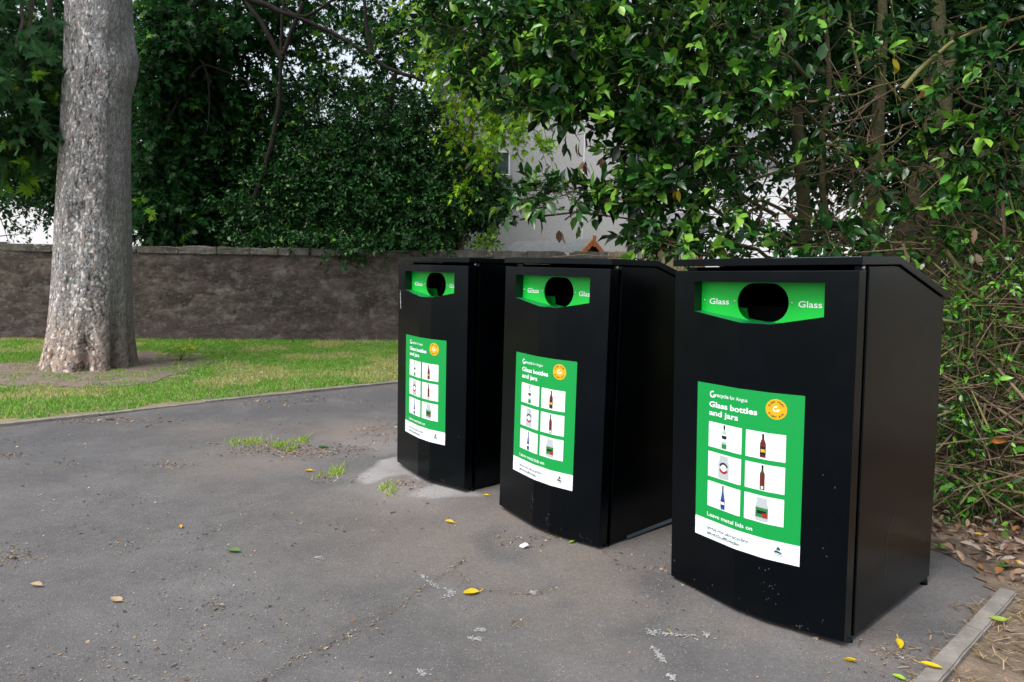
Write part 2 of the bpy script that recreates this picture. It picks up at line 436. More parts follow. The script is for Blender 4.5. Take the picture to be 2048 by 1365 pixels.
    picture(a, 'jar', .0760, .4000, .0900, .0500, M_BGLASS, None, M_BGREEN, M_INK, (.16, .58)); a.rect(.0760 + .004, .0760 + .022, .4000 + .17 * .09, .4000 + .36 * .09, M_BRED, .0023)
    a.text('Leave metal lids on', -.1728, .0400, .3525, .0165, M_PWHITE, .0010, .008)
    a.text('angus.gov.uk/recycling', -.1716, .0240, .2980, .0145, M_TEAL, .0010, .018); a.text('#RightStuffRightBin', -.1720, -.0128, .2755, .0136, M_TEAL, .0010, .018)
    a.poly([(.1395, .3200), (.1330, .3050), (.1460, .3030), (.1490, .3075)], M_TEAL, .0010); a.poly([(.1238, .2935), (.1330, .3040), (.1400, .3000), (.1430, .2930)], M_TEAL, .0012)
    a.poly([(.1395, .3010), (.1470, .2990), (.1552, .2945), (.1480, .2915), (.1400, .2945)], M_NAVY, .0014); a.rect(.1300, .1552, .2880, .2900, M_TEAL, .0010)
    a.text('Angus Council', .1238, .1552, .2818, .0044, M_NAVY, .0010, .02)
    a.wrap().build('poster', door)
    # hinge pin in the gap under the lid
    bm = bmesh.new(); bmesh.ops.create_cone(bm, cap_ends=True, segments=12, radius1=.006, radius2=.006, depth=.026, matrix=Matrix.Translation((w - .012, TD + .004, HD + .008)))
    put('hinge_pin', bm_mesh(bm), M_STEEL, root, True)
    return root
def copy_tree(o, parent=None):
    c = o.copy(); COL.objects.link(c)
    if parent is not None: c.parent = parent
    for ch in list(o.children): copy_tree(ch, c)
    return c
bin0 = make_bin()
BINS = [(0.9475, 2.6513, -48.70, -.0025, 1.029, -.926, 'black recycling bin nearest the camera with its olive side panel in full view'),
        (.1836, 3.5018, -49.23, -.0015, -.642, .474, 'middle black glass recycling bin standing between two others'),
        (-.5124, 4.3191, -48.78, .004, -.385, .416, 'farthest black recycling bin with a white scribble beside its green mouth')]
bins = []
for i, (x, y, a, z, tx, ty, lab) in enumerate(BINS):
    o = bin0 if i == 0 else copy_tree(bin0)
    o.location = (x, y, z); o.rotation_euler = (rad(tx), rad(ty), rad(a))
    tag(o, lab, 'recycling bin', 'glass recycling bins in a row'); bins.append(o)
def door_of(b): return [c for c in b.children if c.name.startswith('door')][0]
# scribble on the far bin, scuffs near the feet, scratch on the near side panel
a = Flat()
zz = 1.165
for k in range(26):
    wdt = .004 + .006 * random.random(); xx = -.335 + .010 * k / 26 + random.uniform(-.002, .002)
    a.rect(xx - wdt, xx + wdt * random.uniform(.2, 1), zz - .0032 * random.uniform(.4, 1), zz, M_WORN, .0008 + .00002 * k); zz -= .0046
a.wrap().build('white_scribble', door_of(bins[2]))
def scuffs(b, spots):
    a = Flat()
    for (x, z, n, sx, sz) in spots:
        for k in range(n):
            px, pz, r = random.gauss(x, sx), random.gauss(z, sz), random.uniform(.0008, .003)
            pz = max(pz, DB + .006)
            a.poly([(px + r * math.cos(t) * random.uniform(.5, 1.6), pz + r * math.sin(t) * random.uniform(.5, 1.4)) for t in np.linspace(0, 2 * math.pi, 6)[:-1]], M_SCUFF, .0008 + .00002 * k)
    a.wrap().build('scuff', door_of(b))['kind'] = 'stuff'
M_SCUFF = plain('dusty_scuff', (.045, .05, .058), .8)
scuffs(bins[0], [(.10, .17, 16, .03, .03), (.22, .035, 8, .02, .006), (0, .06, 14, .2, .02), (.3, .5, 10, .03, .25)])
scuffs(bins[1], [(-.04, .14, 16, .006, .04), (.07, .08, 12, .01, .02), (.30, .05, 10, .02, .02), (0, .3, 12, .2, .2)])
scuffs(bins[2], [(.06, .2, 10, .02, .05), (.20, .05, 8, .03, .01), (0, .5, 14, .2, .3)])
bm = bmesh.new(); w = W / 2
sp = [(.43, .42), (.40, .385), (.36, .35), (.345, .29), (.342, .22), (.345, .16)]
for (ya, za), (yb, zb) in zip(sp[:-1], sp[1:]):
    d = Vector((0, yb - ya, zb - za)).normalized(); n = Vector((0, -d.z, d.y)) * .0013
    bm.faces.new([bm.verts.new(Vector((w + .0008, ya, za)) + n), bm.verts.new(Vector((w + .0008, ya, za)) - n), bm.verts.new(Vector((w + .0008, yb, zb)) - n), bm.verts.new(Vector((w + .0008, yb, zb)) + n)])
put('scratch', bm_mesh(bm), M_SCUFF, bins[0])
M_RIM = plain('rim_blue_shine', (.05, .07, .09), .22, spec=.8)  # pale blue colour carries the shine along the bottom fold
bm = bmesh.new(); vs = [(w + .001, .20, .030), (w + .001, .80, .050), (w + .012, .80, .034), (w + .007, .20, .016)]
bm.faces.new([bm.verts.new(v) for v in vs]); put('bottom_flange', bm_mesh(bm), M_RIM, bins[1])

# ------------------------------------------------------------------ ground
def attr_col(nt, name):
    a = N(nt, 'ShaderNodeAttribute', attribute_name=name); return a.outputs['Fac']
def asphalt_mat():
    m, nt, b = new_mat('asphalt'); L = nt.links
    tc = N(nt, 'ShaderNodeTexCoord'); P = tc.outputs['Object']
    def noise(sc, det=6., ro=.6):
        n = N(nt, 'ShaderNodeTexNoise', i_Scale=sc, i_Detail=det, i_Roughness=ro); L.new(P, n.inputs['Vector']); return n.outputs['Fac']
    def ramp(src, p0, p1, c0, c1):
        r = N(nt, 'ShaderNodeValToRGB'); e = r.color_ramp.elements; e[0].position = p0; e[1].position = p1
        e[0].color = rgb(c0); e[1].color = rgb(c1); L.new(src, r.inputs['Fac']); return r.outputs['Color']
    def mix(fac, a, c, mode='MIX'):
        x = N(nt, 'ShaderNodeMix', data_type='RGBA', blend_type=mode)
        if isinstance(fac, float): x.inputs['Factor'].default_value = fac
        else: L.new(fac, x.inputs['Factor'])
        for s_, k in ((a, 'A'), (c, 'B')):
            if isinstance(s_, tuple): x.inputs[k].default_value = rgb(s_)
            else: L.new(s_, x.inputs[k])
        return x.outputs['Result']
    c = ramp(noise(1.3, 8., .72), .34, .68, (.080, .077, .079), (.150, .145, .143))
    c = mix(attr_col(nt, 'dark'), c, (.080, .080, .086))
    c = mix(attr_col(nt, 'brown'), c, (.190, .155, .132))
    c = mix(attr_col(nt, 'pale'), c, (.34, .325, .32))
    c = mix(ramp(noise(55., 4., .7), .32, .68, (0, 0, 0), (1, 1, 1)), mix(.34, c, (.045, .044, .045)), c)
    v = N(nt, 'ShaderNodeTexVoronoi', i_Scale=95.); L.new(P, v.inputs['Vector'])
    sp = ramp(v.outputs['Distance'], .16, .34, (1, 1, 1), (0, 0, 0))
    gate = ramp(noise(14., 3.), .36, .60, (0, 0, 0), (1, 1, 1))
    g = N(nt, 'ShaderNodeMath', operation='MULTIPLY'); L.new(sp, g.inputs[0]); L.new(gate, g.inputs[1])
    g2 = N(nt, 'ShaderNodeMath', operation='MULTIPLY'); L.new(g.outputs[0], g2.inputs[0]); L.new(v.outputs['Color'], g2.inputs[1])
    c = mix(g2.outputs[0], c, (.27, .26, .25))
    v2 = N(nt, 'ShaderNodeTexVoronoi', i_Scale=160.); L.new(P, v2.inputs['Vector'])
    pits = ramp(v2.outputs['Distance'], .08, .30, (1, 1, 1), (0, 0, 0))
    gate2 = ramp(noise(9., 5., .7), .40, .56, (0, 0, 0), (1, 1, 1))
    g3 = N(nt, 'ShaderNodeMath', operation='MULTIPLY'); L.new(pits, g3.inputs[0]); L.new(gate2, g3.inputs[1])
    c = mix(g3.outputs[0], c, (.022, .02, .02))
    crk = attr_col(nt, 'crack')
    c = mix(crk, c, (.040, .033, .026))
    L.new(c, b.inputs['Base Color'])
    b.inputs['Roughness'].default_value = .86; b.inputs['Specular IOR Level'].default_value = .3
    h = N(nt, 'ShaderNodeMath', operation='MULTIPLY_ADD'); L.new(noise(150., 4., .75), h.inputs[0]); h.inputs[1].default_value = 1.0; L.new(v2.outputs['Distance'], h.inputs[2])
    bp = N(nt, 'ShaderNodeBump', i_Strength=.4, i_Distance=.004); L.new(h.outputs[0], bp.inputs['Height']); L.new(bp.outputs['Normal'], b.inputs['Normal'])
    return m
KERB = [(-8.6, 2.2), (-7, 3.4), (-5.2, 4.78), (-4.113, 5.566), (-3.556, 6.0), (-2.925, 6.60), (-2.181, 7.19), (-1.29, 7.889), (-.3, 8.62), (1.2, 9.7), (3.5, 11.3)]
kx = np.array([k[0] for k in KERB]); ky = np.array([k[1] for k in KERB])
def wall_y(x): return 11.60 + .082 * (np.asarray(x) + 8.46)
box('ground', (-300, 300, -300, 300, -1, -.03), plain('earth', (.11, .085, .06), .95, var=.3, vscale=2.))['kind'] = 'structure'
STEP = .026
gx = np.arange(-9.5, 4.6, STEP); gy = np.arange(-1.5, 12.4, STEP)
X, Y = np.meshgrid(gx, gy); P3 = np.stack([X, Y, X * 0], -1)
zed = (fbm(P3 * .8, 3, 5) - .5) * .030 * sstep(2.2, 4.5, np.hypot(X - .2, Y - 3.2)) + (fbm(P3 * 6, 3, 9) - .5) * .006
def near(u, v, r, q=1.0):
    c = gr(u, v); return np.exp(-(((X - c[0]) ** 2 + ((Y - c[1]) * q) ** 2) / (r * r)))
kd = Y - np.interp(X, kx, ky)
nb = fbm(P3 * 1.1, 4, 21); nb2 = fbm(P3 * 4.5, 4, 31)
alongbins = np.abs((X - .55) * .751 + (Y - 3.1) * .66)
dark = sstep(-2.6, -1.0, kd) * sstep(.25, .55, nb2) * .75 + .25 * sstep(.5, .65, nb) * sstep(-3.2, -1, kd)
brown = .75 * sstep(.44, .62, nb) * np.exp(-(alongbins / 1.0) ** 2) * (Y < 6) + .55 * np.exp(-(np.abs(kd + .1) / .22) ** 2) * sstep(.35, .6, nb2) \
    + .7 * near(1000, 1080, .55) * sstep(.3, .6, nb2) + .9 * near(1200, 1170, .38) * sstep(.3, .55, nb2) + .9 * near(820, 965, .22) + .8 * near(1830, 1190, .35) * sstep(.35, .6, nb2) + .5 * near(700, 860, .7) * sstep(.45, .6, nb2) + .6 * near(1760, 1270, .3) * sstep(.4, .6, nb2) \
    + .6 * near(540, 890, .45, .6)
pale = .35 * near(830, 900, .7) * sstep(.4, .6, nb) + .30 * near(1900, 1190, .30) + .3 * near(830, 975, .35) * sstep(.3, .6, nb2)
for px in ([(722, 957), (748, 938), (788, 918), (810, 912), (860, 948), (870, 960), (846, 964), (815, 952), (782, 957), (752, 970)], [(818, 992), (842, 980), (868, 968), (890, 964), (950, 984), (966, 992), (905, 994), (870, 998)]):
    pq = [tuple(gr(u, v)[:2]) for u, v in px]; acc = 0
    for k in range(7): acc = acc + in_poly(X + (nb2 - .5) * .16 + RNG.normal(0, .018), Y + (nb - .5) * .16 + RNG.normal(0, .018), pq)
    pale = np.maximum(pale, acc / 7 * (.35 + .75 * nb2))
crack = np.zeros_like(X)
CR = [[(520, 1365), (590, 1320), (660, 1290), (720, 1262), (800, 1215), (840, 1180), (905, 1140), (930, 1120)],
      [(0, 1080), (120, 1090), (230, 1060), (330, 1062), (430, 1030), (500, 1010)], [(880, 1120), (960, 1180), (1060, 1190), (1130, 1175)], [(1180, 1080), (1240, 1130), (1330, 1140)]]
for poly in CR:
    q = [gr(*p)[:2] for p in poly]
    for a_, b_ in zip(q[:-1], q[1:]):
        ex, ey = b_ - a_; l2 = ex * ex + ey * ey
        jx, jy = (nb2 - .5) * .18, (fbm(P3 * 5, 3, 77) - .5) * .18
        t = np.clip(((X + jx - a_[0]) * ex + (Y + jy - a_[1]) * ey) / l2, 0, 1)
        d = np.hypot(X + jx - a_[0] - t * ex, Y + jy - a_[1] - t * ey); crack = np.maximum(crack, np.exp(-(d / .016) ** 2) * .22 * sstep(.35, .55, fbm(P3 * 7, 2, 3)))
zed -= crack * .004
ny, nx = X.shape
idx = np.arange(nx * ny).reshape(ny, nx)
fq = np.stack([idx[:-1, :-1], idx[:-1, 1:], idx[1:, 1:], idx[1:, :-1]], -1).reshape(-1, 4)
me = np_mesh('asphalt', np.stack([X, Y, zed], -1).reshape(-1, 3), fq.ravel(), np.full(len(fq), 4), None,
             dict(dark=np.clip(dark, 0, 1).ravel(), brown=np.clip(brown * .55, 0, 1).ravel(), pale=np.clip(pale, 0, 1).ravel(), crack=np.clip(crack, 0, 1).ravel()))
asphalt = put('asphalt', me, asphalt_mat(), None, True); asphalt['kind'] = 'structure'
def gz(x, y):
    i = np.clip(((np.asarray(x) - gx[0]) / STEP).astype(int), 0, nx - 1); j = np.clip(((np.asarray(y) - gy[0]) / STEP).astype(int), 0, ny - 1); return zed[j, i]

# white paint scuffs on the asphalt
M_PAINT = plain('worn_white_paint', (.30, .30, .295), .85, var=.5, vscale=60)
PM = [[(843, 1152), (860, 1166), (878, 1178)], [(893, 1180), (906, 1188), (880, 1199)], [(1302, 1265), (1345, 1270), (1400, 1276)], [(1306, 1296), (1318, 1312), (1326, 1326)],
      [(1338, 1352), (1348, 1362)], [(634, 1116), (648, 1119)], [(1300, 1262), (1308, 1272)], [(942, 1279), (965, 1281)], [(950, 1262), (972, 1262)], [(838, 1345), (852, 1350)], [(1415, 1268), (1412, 1275)], [(1060, 1185), (1072, 1188)]]
for pl in PM:
    bm = bmesh.new()
    q = [gr(*p) for p in pl]; pts = []
    for a_, b_ in zip(q[:-1], q[1:]):
        for t in np.linspace(0, 1, 7)[:-1]: pts.append(a_ + (b_ - a_) * t)
    for p in pts:
        for _ in range(9):
            r = random.uniform(.0008, .0034); px, py = p[0] + random.gauss(0, .007), p[1] + random.gauss(0, .0075)
            z = float(gz(px, py)) + .0030 + random.random() * .0012
            try: bm.faces.new([bm.verts.new((px + r * math.cos(t) * random.uniform(.5, 2.2), py + r * math.sin(t) * random.uniform(.5, 1.8), z)) for t in np.linspace(0, 2 * math.pi, 7)[:-1]])
            except ValueError: pass
    put('paint_mark', bm_mesh(bm), M_PAINT, asphalt)['kind'] = 'stuff'

# kerb, lawn, bare soil
M_CONC = plain('weathered_concrete', (.20, .185, .165), .9, var=.35, vscale=9, bump=.5, bscale=90)
def sheet(name, pts, z, mat, jitter=0, sub=.12):
    P = []
    for (xa, ya), (xb, yb) in zip(pts, pts[1:] + pts[:1]):
        n = max(1, int(math.hypot(xb - xa, yb - ya) / sub)) if jitter else 1
        for k in range(n):
            t = k / n; P.append((xa + (xb - xa) * t + (random.gauss(0, jitter) if jitter and k else 0), ya + (yb - ya) * t + (random.gauss(0, jitter) if jitter and k else 0)))
    bm = bmesh.new(); f = bm.faces.new([bm.verts.new((p[0], p[1], z)) for p in P]); f.normal_update()
    if f.normal.z < 0: f.normal_flip()
    bmesh.ops.triangulate(bm, faces=bm.faces[:])
    o = put(name, bm_mesh(bm), mat); o['kind'] = 'structure'; return o
LZ = .020
lawn_poly = [(x - .0, y + .03) for x, y in KERB] + [(4.6, 12.6), (-11, 12.6), (-11, 1.0)]
M_LAWN = plain('turf', (.17, .15, .075), .95, var=.4, vscale=4, bump=.6, bscale=60)
sheet('lawn', lawn_poly, LZ, M_LAWN)
bm = bmesh.new()
for i in range(len(KERB) - 1):
    a_, b_ = Vector((*KERB[i], 0)), Vector((*KERB[i + 1], 0))
    n = max(1, int((b_ - a_).length / .9))
    for k in range(n):
        p, q = a_.lerp(b_, k / n), a_.lerp(b_, (k + 1) / n); d = (q - p).normalized(); s_ = Vector((-d.y, d.x, 0)); q = q - d * .006
        h = .026 + random.uniform(-.007, .007); h2 = h + random.uniform(-.004, .004)
        vs = [bm.verts.new(v) for v in (p - s_ * .025 + Vector((0, 0, -.03)), q - s_ * .025 + Vector((0, 0, -.03)), q + s_ * .03 + Vector((0, 0, -.03)), p + s_ * .03 + Vector((0, 0, -.03)), p - s_ * .025 + Vector((0, 0, h)), q - s_ * .025 + Vector((0, 0, h2)), q + s_ * .03 + Vector((0, 0, h2)), p + s_ * .03 + Vector((0, 0, h)))]
        for f in ((0, 1, 5, 4), (4, 5, 6, 7), (2, 3, 7, 6), (0, 4, 7, 3), (1, 2, 6, 5)): bm.faces.new([vs[j] for j in f])
bmesh.ops.bevel(bm, geom=bm.edges[:], offset=.004, segments=1, affect='EDGES')
o = put('kerb', bm_mesh(bm), M_CONC); o['kind'] = 'structure'
soil_px = [(-200, 735), (0, 728), (60, 722), (110, 715), (270, 703), (330, 708), (395, 709), (428, 722), (405, 738), (340, 752), (300, 768), (230, 777), (120, 774), (40, 777), (0, 770), (-200, 775)]
soil_poly = [tuple(gr(u, v, LZ)[:2]) for u, v in soil_px]
M_SOIL = plain('bare_soil', (.165, .125, .098), .95, var=.35, vscale=7, bump=.9, bscale=70)
sheet('soil', soil_poly, LZ + .006, M_SOIL, .03, .15)

# right-hand bed: two concrete edging slabs, brown earth under the hedge
bed = [tuple(gr(u, v)[:2]) for u, v in ((1822, 1420), (1836, 1362), (1925, 1262), (1992, 1186), (1960, 1150), (1890, 1110), (1800, 1080))]
bed += [(.9, 4.9), (.4, 5.9), (1.2, 8.0), (7, 8.0), (7, 1.2), (1.35, 1.2)]
M_BED = plain('hedge_bed_earth', (.150, .112, .080), .95, var=.45, vscale=10, bump=1., bscale=60)
sheet('earth', bed, .0065, M_BED, .020, .04)
E0, E1, E2 = gr(1835, 1365), gr(1928, 1264), gr(2000, 1184)
S0 = gr(1925, 1365)
def slab(p, q, wd, label):
    p, q = Vector(p), Vector(q); d = (q - p); L_ = d.length; d.normalize()
    bm = bmesh.new(); box_bm(bm, 0, L_ - .006, -wd, 0, -.06, .026)
    bmesh.ops.subdivide_edges(bm, edges=[e for e in bm.edges if e.calc_length() > .2], cuts=10)
    for v in bm.verts: v.co += Vector((random.gauss(0, .0008), random.gauss(0, .0010), random.gauss(0, .0008)))
    bmesh.ops.bevel(bm, geom=[e for e in bm.edges if len(e.link_faces) == 2 and e.calc_face_angle(0) > .6], offset=.006, segments=2, affect='EDGES')
    o = put('edging_slab', bm_mesh(bm), M_CONC); o.location = p; o.rotation_euler = (0, rad(random.uniform(-.6, .6)), math.atan2(d.y, d.x))
    tag(o, label, 'edging slab', 'concrete edging slabs beside the near bin'); return o
d_ = (E2 - E0) / np.linalg.norm(E2 - E0)
slab(E0 - d_ * .75, E1, .062, 'nearer grey concrete edging slab, cut off by the bottom of the photo')
slab(E1, E2, .062, 'farther grey concrete edging slab ending at the leaf litter by the hedge')

# ------------------------------------------------------------------ leaf and twig engine
T_HOLLY = (np.array([(0, 0, 0), (-.19, .28, .05), (0, .30, -.01), (.19, .28, .05), (-.20, .62, .03), (0, .65, -.05), (.20, .62, .03), (0, 1.0, -.13)]),
           [(0, 2, 1), (0, 3, 2), (1, 2, 5, 4), (2, 3, 6, 5), (4, 5, 7), (5, 6, 7)])
T_LEAF = (np.array([(0, 0, 0), (-.26, .45, .07), (0, 1, -.06), (.26, .45, .07)]), [(0, 3, 2), (0, 2, 1)])
def _maple():
    pr = [(-92, .42), (-70, .30), (-58, .62), (-40, .42), (-30, .72), (-16, .52), (0, 1.0), (16, .52), (30, .72), (40, .42), (58, .62), (70, .30), (92, .42)]
    v = [(0, .0, 0)]
    for a, r in pr:
        v.append((math.sin(rad(a)) * r * .62, .12 + math.cos(rad(a)) * r * .85, -.10 * r * r + .02 * abs(a) / 90))
    return np.array(v), [(0, k + 1, k) for k in range(1, len(pr))]
T_MAPLE = _maple()
def _maple5():
    pr = [(-85, .5), (-55, .32), (-38, .75), (-18, .45), (0, 1.0), (18, .45), (38, .75), (55, .32), (85, .5)]
    v = [(0, .0, 0)]
    for a, r in pr: v.append((math.sin(rad(a)) * r * .66, .10 + math.cos(rad(a)) * r * .85, -.12 * r * r))
    return np.array(v), [(0, k + 1, k) for k in range(1, len(pr))]
T_MAPLE5 = _maple5()
class Leaves:
    def __init__(s): s.p, s.d, s.n, s.z, s.c = [], [], [], [], []
    def add(s, p, d, n, z, c): s.p.append(p); s.d.append(d); s.n.append(n); s.z.append(z); s.c.append(c)
    def count(s): return sum(len(q) for q in s.p)
    def build(s, name, tpl, mat, parent=None, wvar=.15):
        p, d, n, z, c = (np.concatenate(q) for q in (s.p, s.d, s.n, s.z, s.c))
        d = norm(d); n = norm(n - d * (n * d).sum(-1, keepdims=True)); sd = np.cross(d, n)
        tv, tf = tpl; k = len(tv); m = len(p)
        wx = (1 + RNG.normal(0, wvar, m))[:, None, None]
        bend = (1 + RNG.normal(0, .9, m))[:, None, None]
        v = p[:, None] + z[:, None, None] * (sd[:, None] * tv[None, :, 0:1] * wx + d[:, None] * tv[None, :, 1:2] + n[:, None] * tv[None, :, 2:3] * bend)
        ff = np.concatenate([np.array(f) for f in tf]); cn = np.array([len(f) for f in tf])
        fl = (ff[None] + (np.arange(m) * k)[:, None]).ravel()
        me = np_mesh(name, v.reshape(-1, 3), fl, np.tile(cn, m), np.repeat(c, k, 0))
        return put(name, me, mat, parent, True)
class Tubes:
    def __init__(s): s.v, s.f, s.c, s.n = [], [], [], 0
    def many(s, P, R0, sides, col):       # P (m,k,3), R0 (m,k), col (m,3)
        m, k, _ = P.shape
        t = np.gradient(P, axis=1); t = norm(t)
        ref = np.where(np.abs(t[..., 2:3]) > .85, np.array([1., 0, 0]), np.array([0, 0, 1.]))
        a = norm(np.cross(t, ref)); b = np.cross(t, a)
        th = np.arange(sides) * 2 * math.pi / sides
        ring = P[:, :, None] + R0[:, :, None, None] * (a[:, :, None] * np.cos(th)[None, None, :, None] + b[:, :, None] * np.sin(th)[None, None, :, None])
        s.v.append(ring.reshape(-1, 3)); s.c.append(np.repeat(col, k * sides, 0))
        i = np.arange(m * k * sides).reshape(m, k, sides) + s.n
        q = np.stack([i[:, :-1], np.roll(i, -1, 2)[:, :-1], np.roll(i, -1, 2)[:, 1:], i[:, 1:]], -1).reshape(-1, 4)
        s.f.append(q); s.n += m * k * sides
    def one(s, pts, rads, sides=8, col=(.1, .09, .07), wob=0.0):
        pts = np.array(pts, float); n = max(8, int(np.linalg.norm(np.diff(pts, axis=0), axis=1).sum() / .12))
        tt = np.linspace(0, len(pts) - 1, n); P = np.stack([np.interp(tt, range(len(pts)), pts[:, j]) for j in range(3)], -1)
        for _ in range(3): P[1:-1] = (P[:-2] + 2 * P[1:-1] + P[2:]) / 4
        if wob: P[1:-1] += RNG.normal(0, wob, (n - 2, 3))
        r = np.interp(tt, range(len(rads)), rads) * (1 + RNG.normal(0, .05, n))
        s.many(P[None], r[None], sides, np.array([col], float))
    def build(s, name, mat, parent=None):
        f = np.concatenate(s.f); me = np_mesh(name, np.concatenate(s.v), f.ravel(), np.full(len(f), 4), np.concatenate(s.c))
        return put(name, me, mat, parent, True)
def pal(cols, n):
    w = np.array([c[3] for c in cols]); k = RNG.choice(len(cols), n, p=w / w.sum()); return np.array([c[:3] for c in cols])[k]
G_HOLLY = [(.013, .058, .010, 5), (.020, .085, .013, 4), (.042, .150, .018, 2), (.009, .040, .010, 4)]
G_YOUNG = [(.140, .330, .030, 3), (.210, .380, .050, 1.2), (.090, .250, .025, 3)]
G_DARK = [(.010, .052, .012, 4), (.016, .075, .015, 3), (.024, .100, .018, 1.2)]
G_MAPLE = [(.110, .280, .016, 4), (.180, .360, .022, 3), (.070, .190, .015, 2), (.300, .300, .02, .35)]
G_SYC = [(.032, .100, .034, 4), (.045, .130, .045, 3), (.060, .160, .05, 1.6)]
C_TWIG = [(.16, .12, .075, 3), (.13, .15, .045, 3), (.08, .065, .05, 2)]
C_BARE = [(.20, .14, .095, 4), (.145, .10, .066, 4), (.15, .145, .05, 2.5), (.07, .05, .038, 3)]
def spray(lv, tb, c, r, n, L=.3, nl=7, size=.075, cols=G_HOLLY, young=None, yp=.0, bias=(0, 0, .3), droop=.15, angle=55, up=.8, tr=.0022, shell=.55, svar=.34, tcol=C_TWIG, tip=True, tdir=None, sides=3, outj=.45, t0=.18):
    c = np.asarray(c, float); r = np.asarray(r, float)
    v = norm(RNG.normal(size=(n, 3))); rr = RNG.random(n) ** shell
    p = c + v * r * rr[:, None]
    d = norm(v * .8 + np.asarray(bias) + RNG.normal(0, outj, (n, 3)))
    Ls = L * RNG.uniform(.6, 1.35, n)
    base = p - d * (Ls * .5)[:, None]
    perp = norm(np.cross(d, RNG.normal(size=(n, 3)))); cv = RNG.normal(0, .14, n)[:, None]
    def cur(t):
        t = t[..., None]
        return base[:, None] + d[:, None] * Ls[:, None, None] * t + (perp * cv * Ls[:, None])[:, None] * t * t + np.array([0, 0, -droop]) * Ls[:, None, None] * t * t
    if tb is not None:
        t = np.tile(np.linspace(0, 1, 4), (n, 1)); tb.many(cur(t), tr * (1.25 - .8 * t) * RNG.uniform(.7, 1.4, (n, 1)), sides, pal(tcol, n))
    t = np.linspace(t0, 1.0, nl)[None] + RNG.normal(0, .03, (n, nl)); pos = cur(t)
    tan = norm(d[:, None] + 2 * t[..., None] * (perp * cv)[:, None] + np.array([0, 0, -2 * droop]) * t[..., None])
    a = norm(np.cross(tan, np.array([.13, .21, 1.])[None, None])); b = np.cross(tan, a)
    phi = np.arange(nl)[None] * 2.4 + RNG.uniform(0, 6.28, (n, 1)) + RNG.normal(0, .35, (n, nl))
    al = np.radians(angle) * np.linspace(1.15, .55 if tip else 1., nl)[None] + RNG.normal(0, .16, (n, nl))
    ld = tan * np.cos(al)[..., None] + (a * np.cos(phi)[..., None] + b * np.sin(phi)[..., None]) * np.sin(al)[..., None]
    ln = norm(tan * .35 + np.array([0, 0, up]) + RNG.normal(0, .38, (n, nl, 3)))
    sz = size * RNG.uniform(1 - svar, 1 + svar, (n, nl)) * RNG.uniform(.85, 1.15, (n, 1))
    cc = pal(cols, n * nl).reshape(n, nl, 3) * RNG.uniform(.65, 1.4, (n, 1, 1))
    if young is not None:
        yk = RNG.random(n) < yp; yc = pal(young, n * nl).reshape(n, nl, 3); msk = (yk[:, None] & (np.arange(nl)[None] >= nl - 5))
        cc = np.where(msk[..., None], yc, cc)
    f = lambda q: q.reshape(-1, q.shape[-1])
    lv.add(f(pos), f(ld), f(ln), sz.ravel(), f(cc))
M_HOLLY = tint_mat('glossy_holly_leaf', .25, .12, .42)
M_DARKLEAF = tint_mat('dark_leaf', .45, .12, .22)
M_HDARK = tint_mat('dull_evergreen_leaf', .38, .12, .22)
M_SOFT = tint_mat('soft_thin_leaf', .5, .45, .2)
M_TWIG = tint_mat('twig_bark', .85, 0, .2, nscale=40, bump=.5, bscale=150)
M_DRY = tint_mat('dry_leaf', .75, .12, .25)
M_BARK = tint_mat('limb_bark', .9, 0, .2, nscale=14, bump=.9, bscale=60)
def ell(u, v, Y, ru, rv, ry): return at(u, v, Y), np.array([ru / F * Y, ry, rv / F * Y])

# ---- large sycamore on the lawn
TY = 8.75
SIL = [(-420, 126, 262), (-200, 127, 262), (0, 128, 266), (60, 127, 271), (100, 126, 279), (140, 124, 274), (180, 122, 263), (300, 116, 262), (400, 110, 263), (500, 105, 265), (600, 99, 266), (660, 93, 268), (700, 87, 272), (725, 81, 275), (745, 73, 279), (765, 66, 283)]
sz, sx, sr_ = [], [], []
for v, ul, ur in SIL:
    p = at((ul + ur) / 2, v, TY); sz.append(p[2]); sx.append(p[0]); sr_.append((ur - ul) / 2 / F * TY)
sz, sx, sr_ = np.array(sz)[::-1], np.array(sx)[::-1], np.array(sr_)[::-1]
NTH, NZ = 330, 440
zz = np.linspace(-.02, 6.2, NZ); th = np.linspace(-math.pi, math.pi, NTH, endpoint=False)
TH, ZZ = np.meshgrid(th, zz)
shift = float(gr(178, 748)[2]); CX = np.interp(ZZ, sz, sx); R0 = np.interp(ZZ, sz, sr_)
tc_ = norm(np.array([4.9, -8.75])); rt_ = np.array([-tc_[1], tc_[0]])
def gau(x, m, s): return np.exp(-((x - m) / s) ** 2)
low = sstep(1.1, .0, ZZ)
g = -.115 * gau(TH, rad(32) - .12 * sstep(.5, 3, ZZ) + .05 * np.sin(ZZ * 1.3), .13) * (.7 + .3 * low) + .03 * gau(TH, rad(52), .16) - .045 * gau(TH, rad(-32) + .1 * np.sin(ZZ), .2) * sstep(0, 1, ZZ) - .26 * low ** 1.4 * gau(TH, rad(-5), .13) - .17 * low * gau(TH, rad(33), .13) - .16 * low * gau(TH, rad(60), .1) - .10 * low ** 1.5 * gau(TH, rad(-48), .12)
g += .07 * low * gau(TH, rad(-38), .35) + .09 * low ** 2 * gau(TH, rad(14), .2) - .035 * gau(TH, rad(-75), .25) * sstep(3, .6, ZZ)
g += .025 * np.sin(3 * TH + 1 + ZZ * .4) + .012 * np.sin(7 * TH + 2 - ZZ * .7)
zb = at(268, 100, TY)[2]
g += .22 * gau(TH, rad(72), .30) * gau(ZZ, zb, .20) - .05 * gau(TH, rad(66), .18) * gau(ZZ, zb + .33, .16)
Rr = R0 * (1 + g)
arc = TH * .46
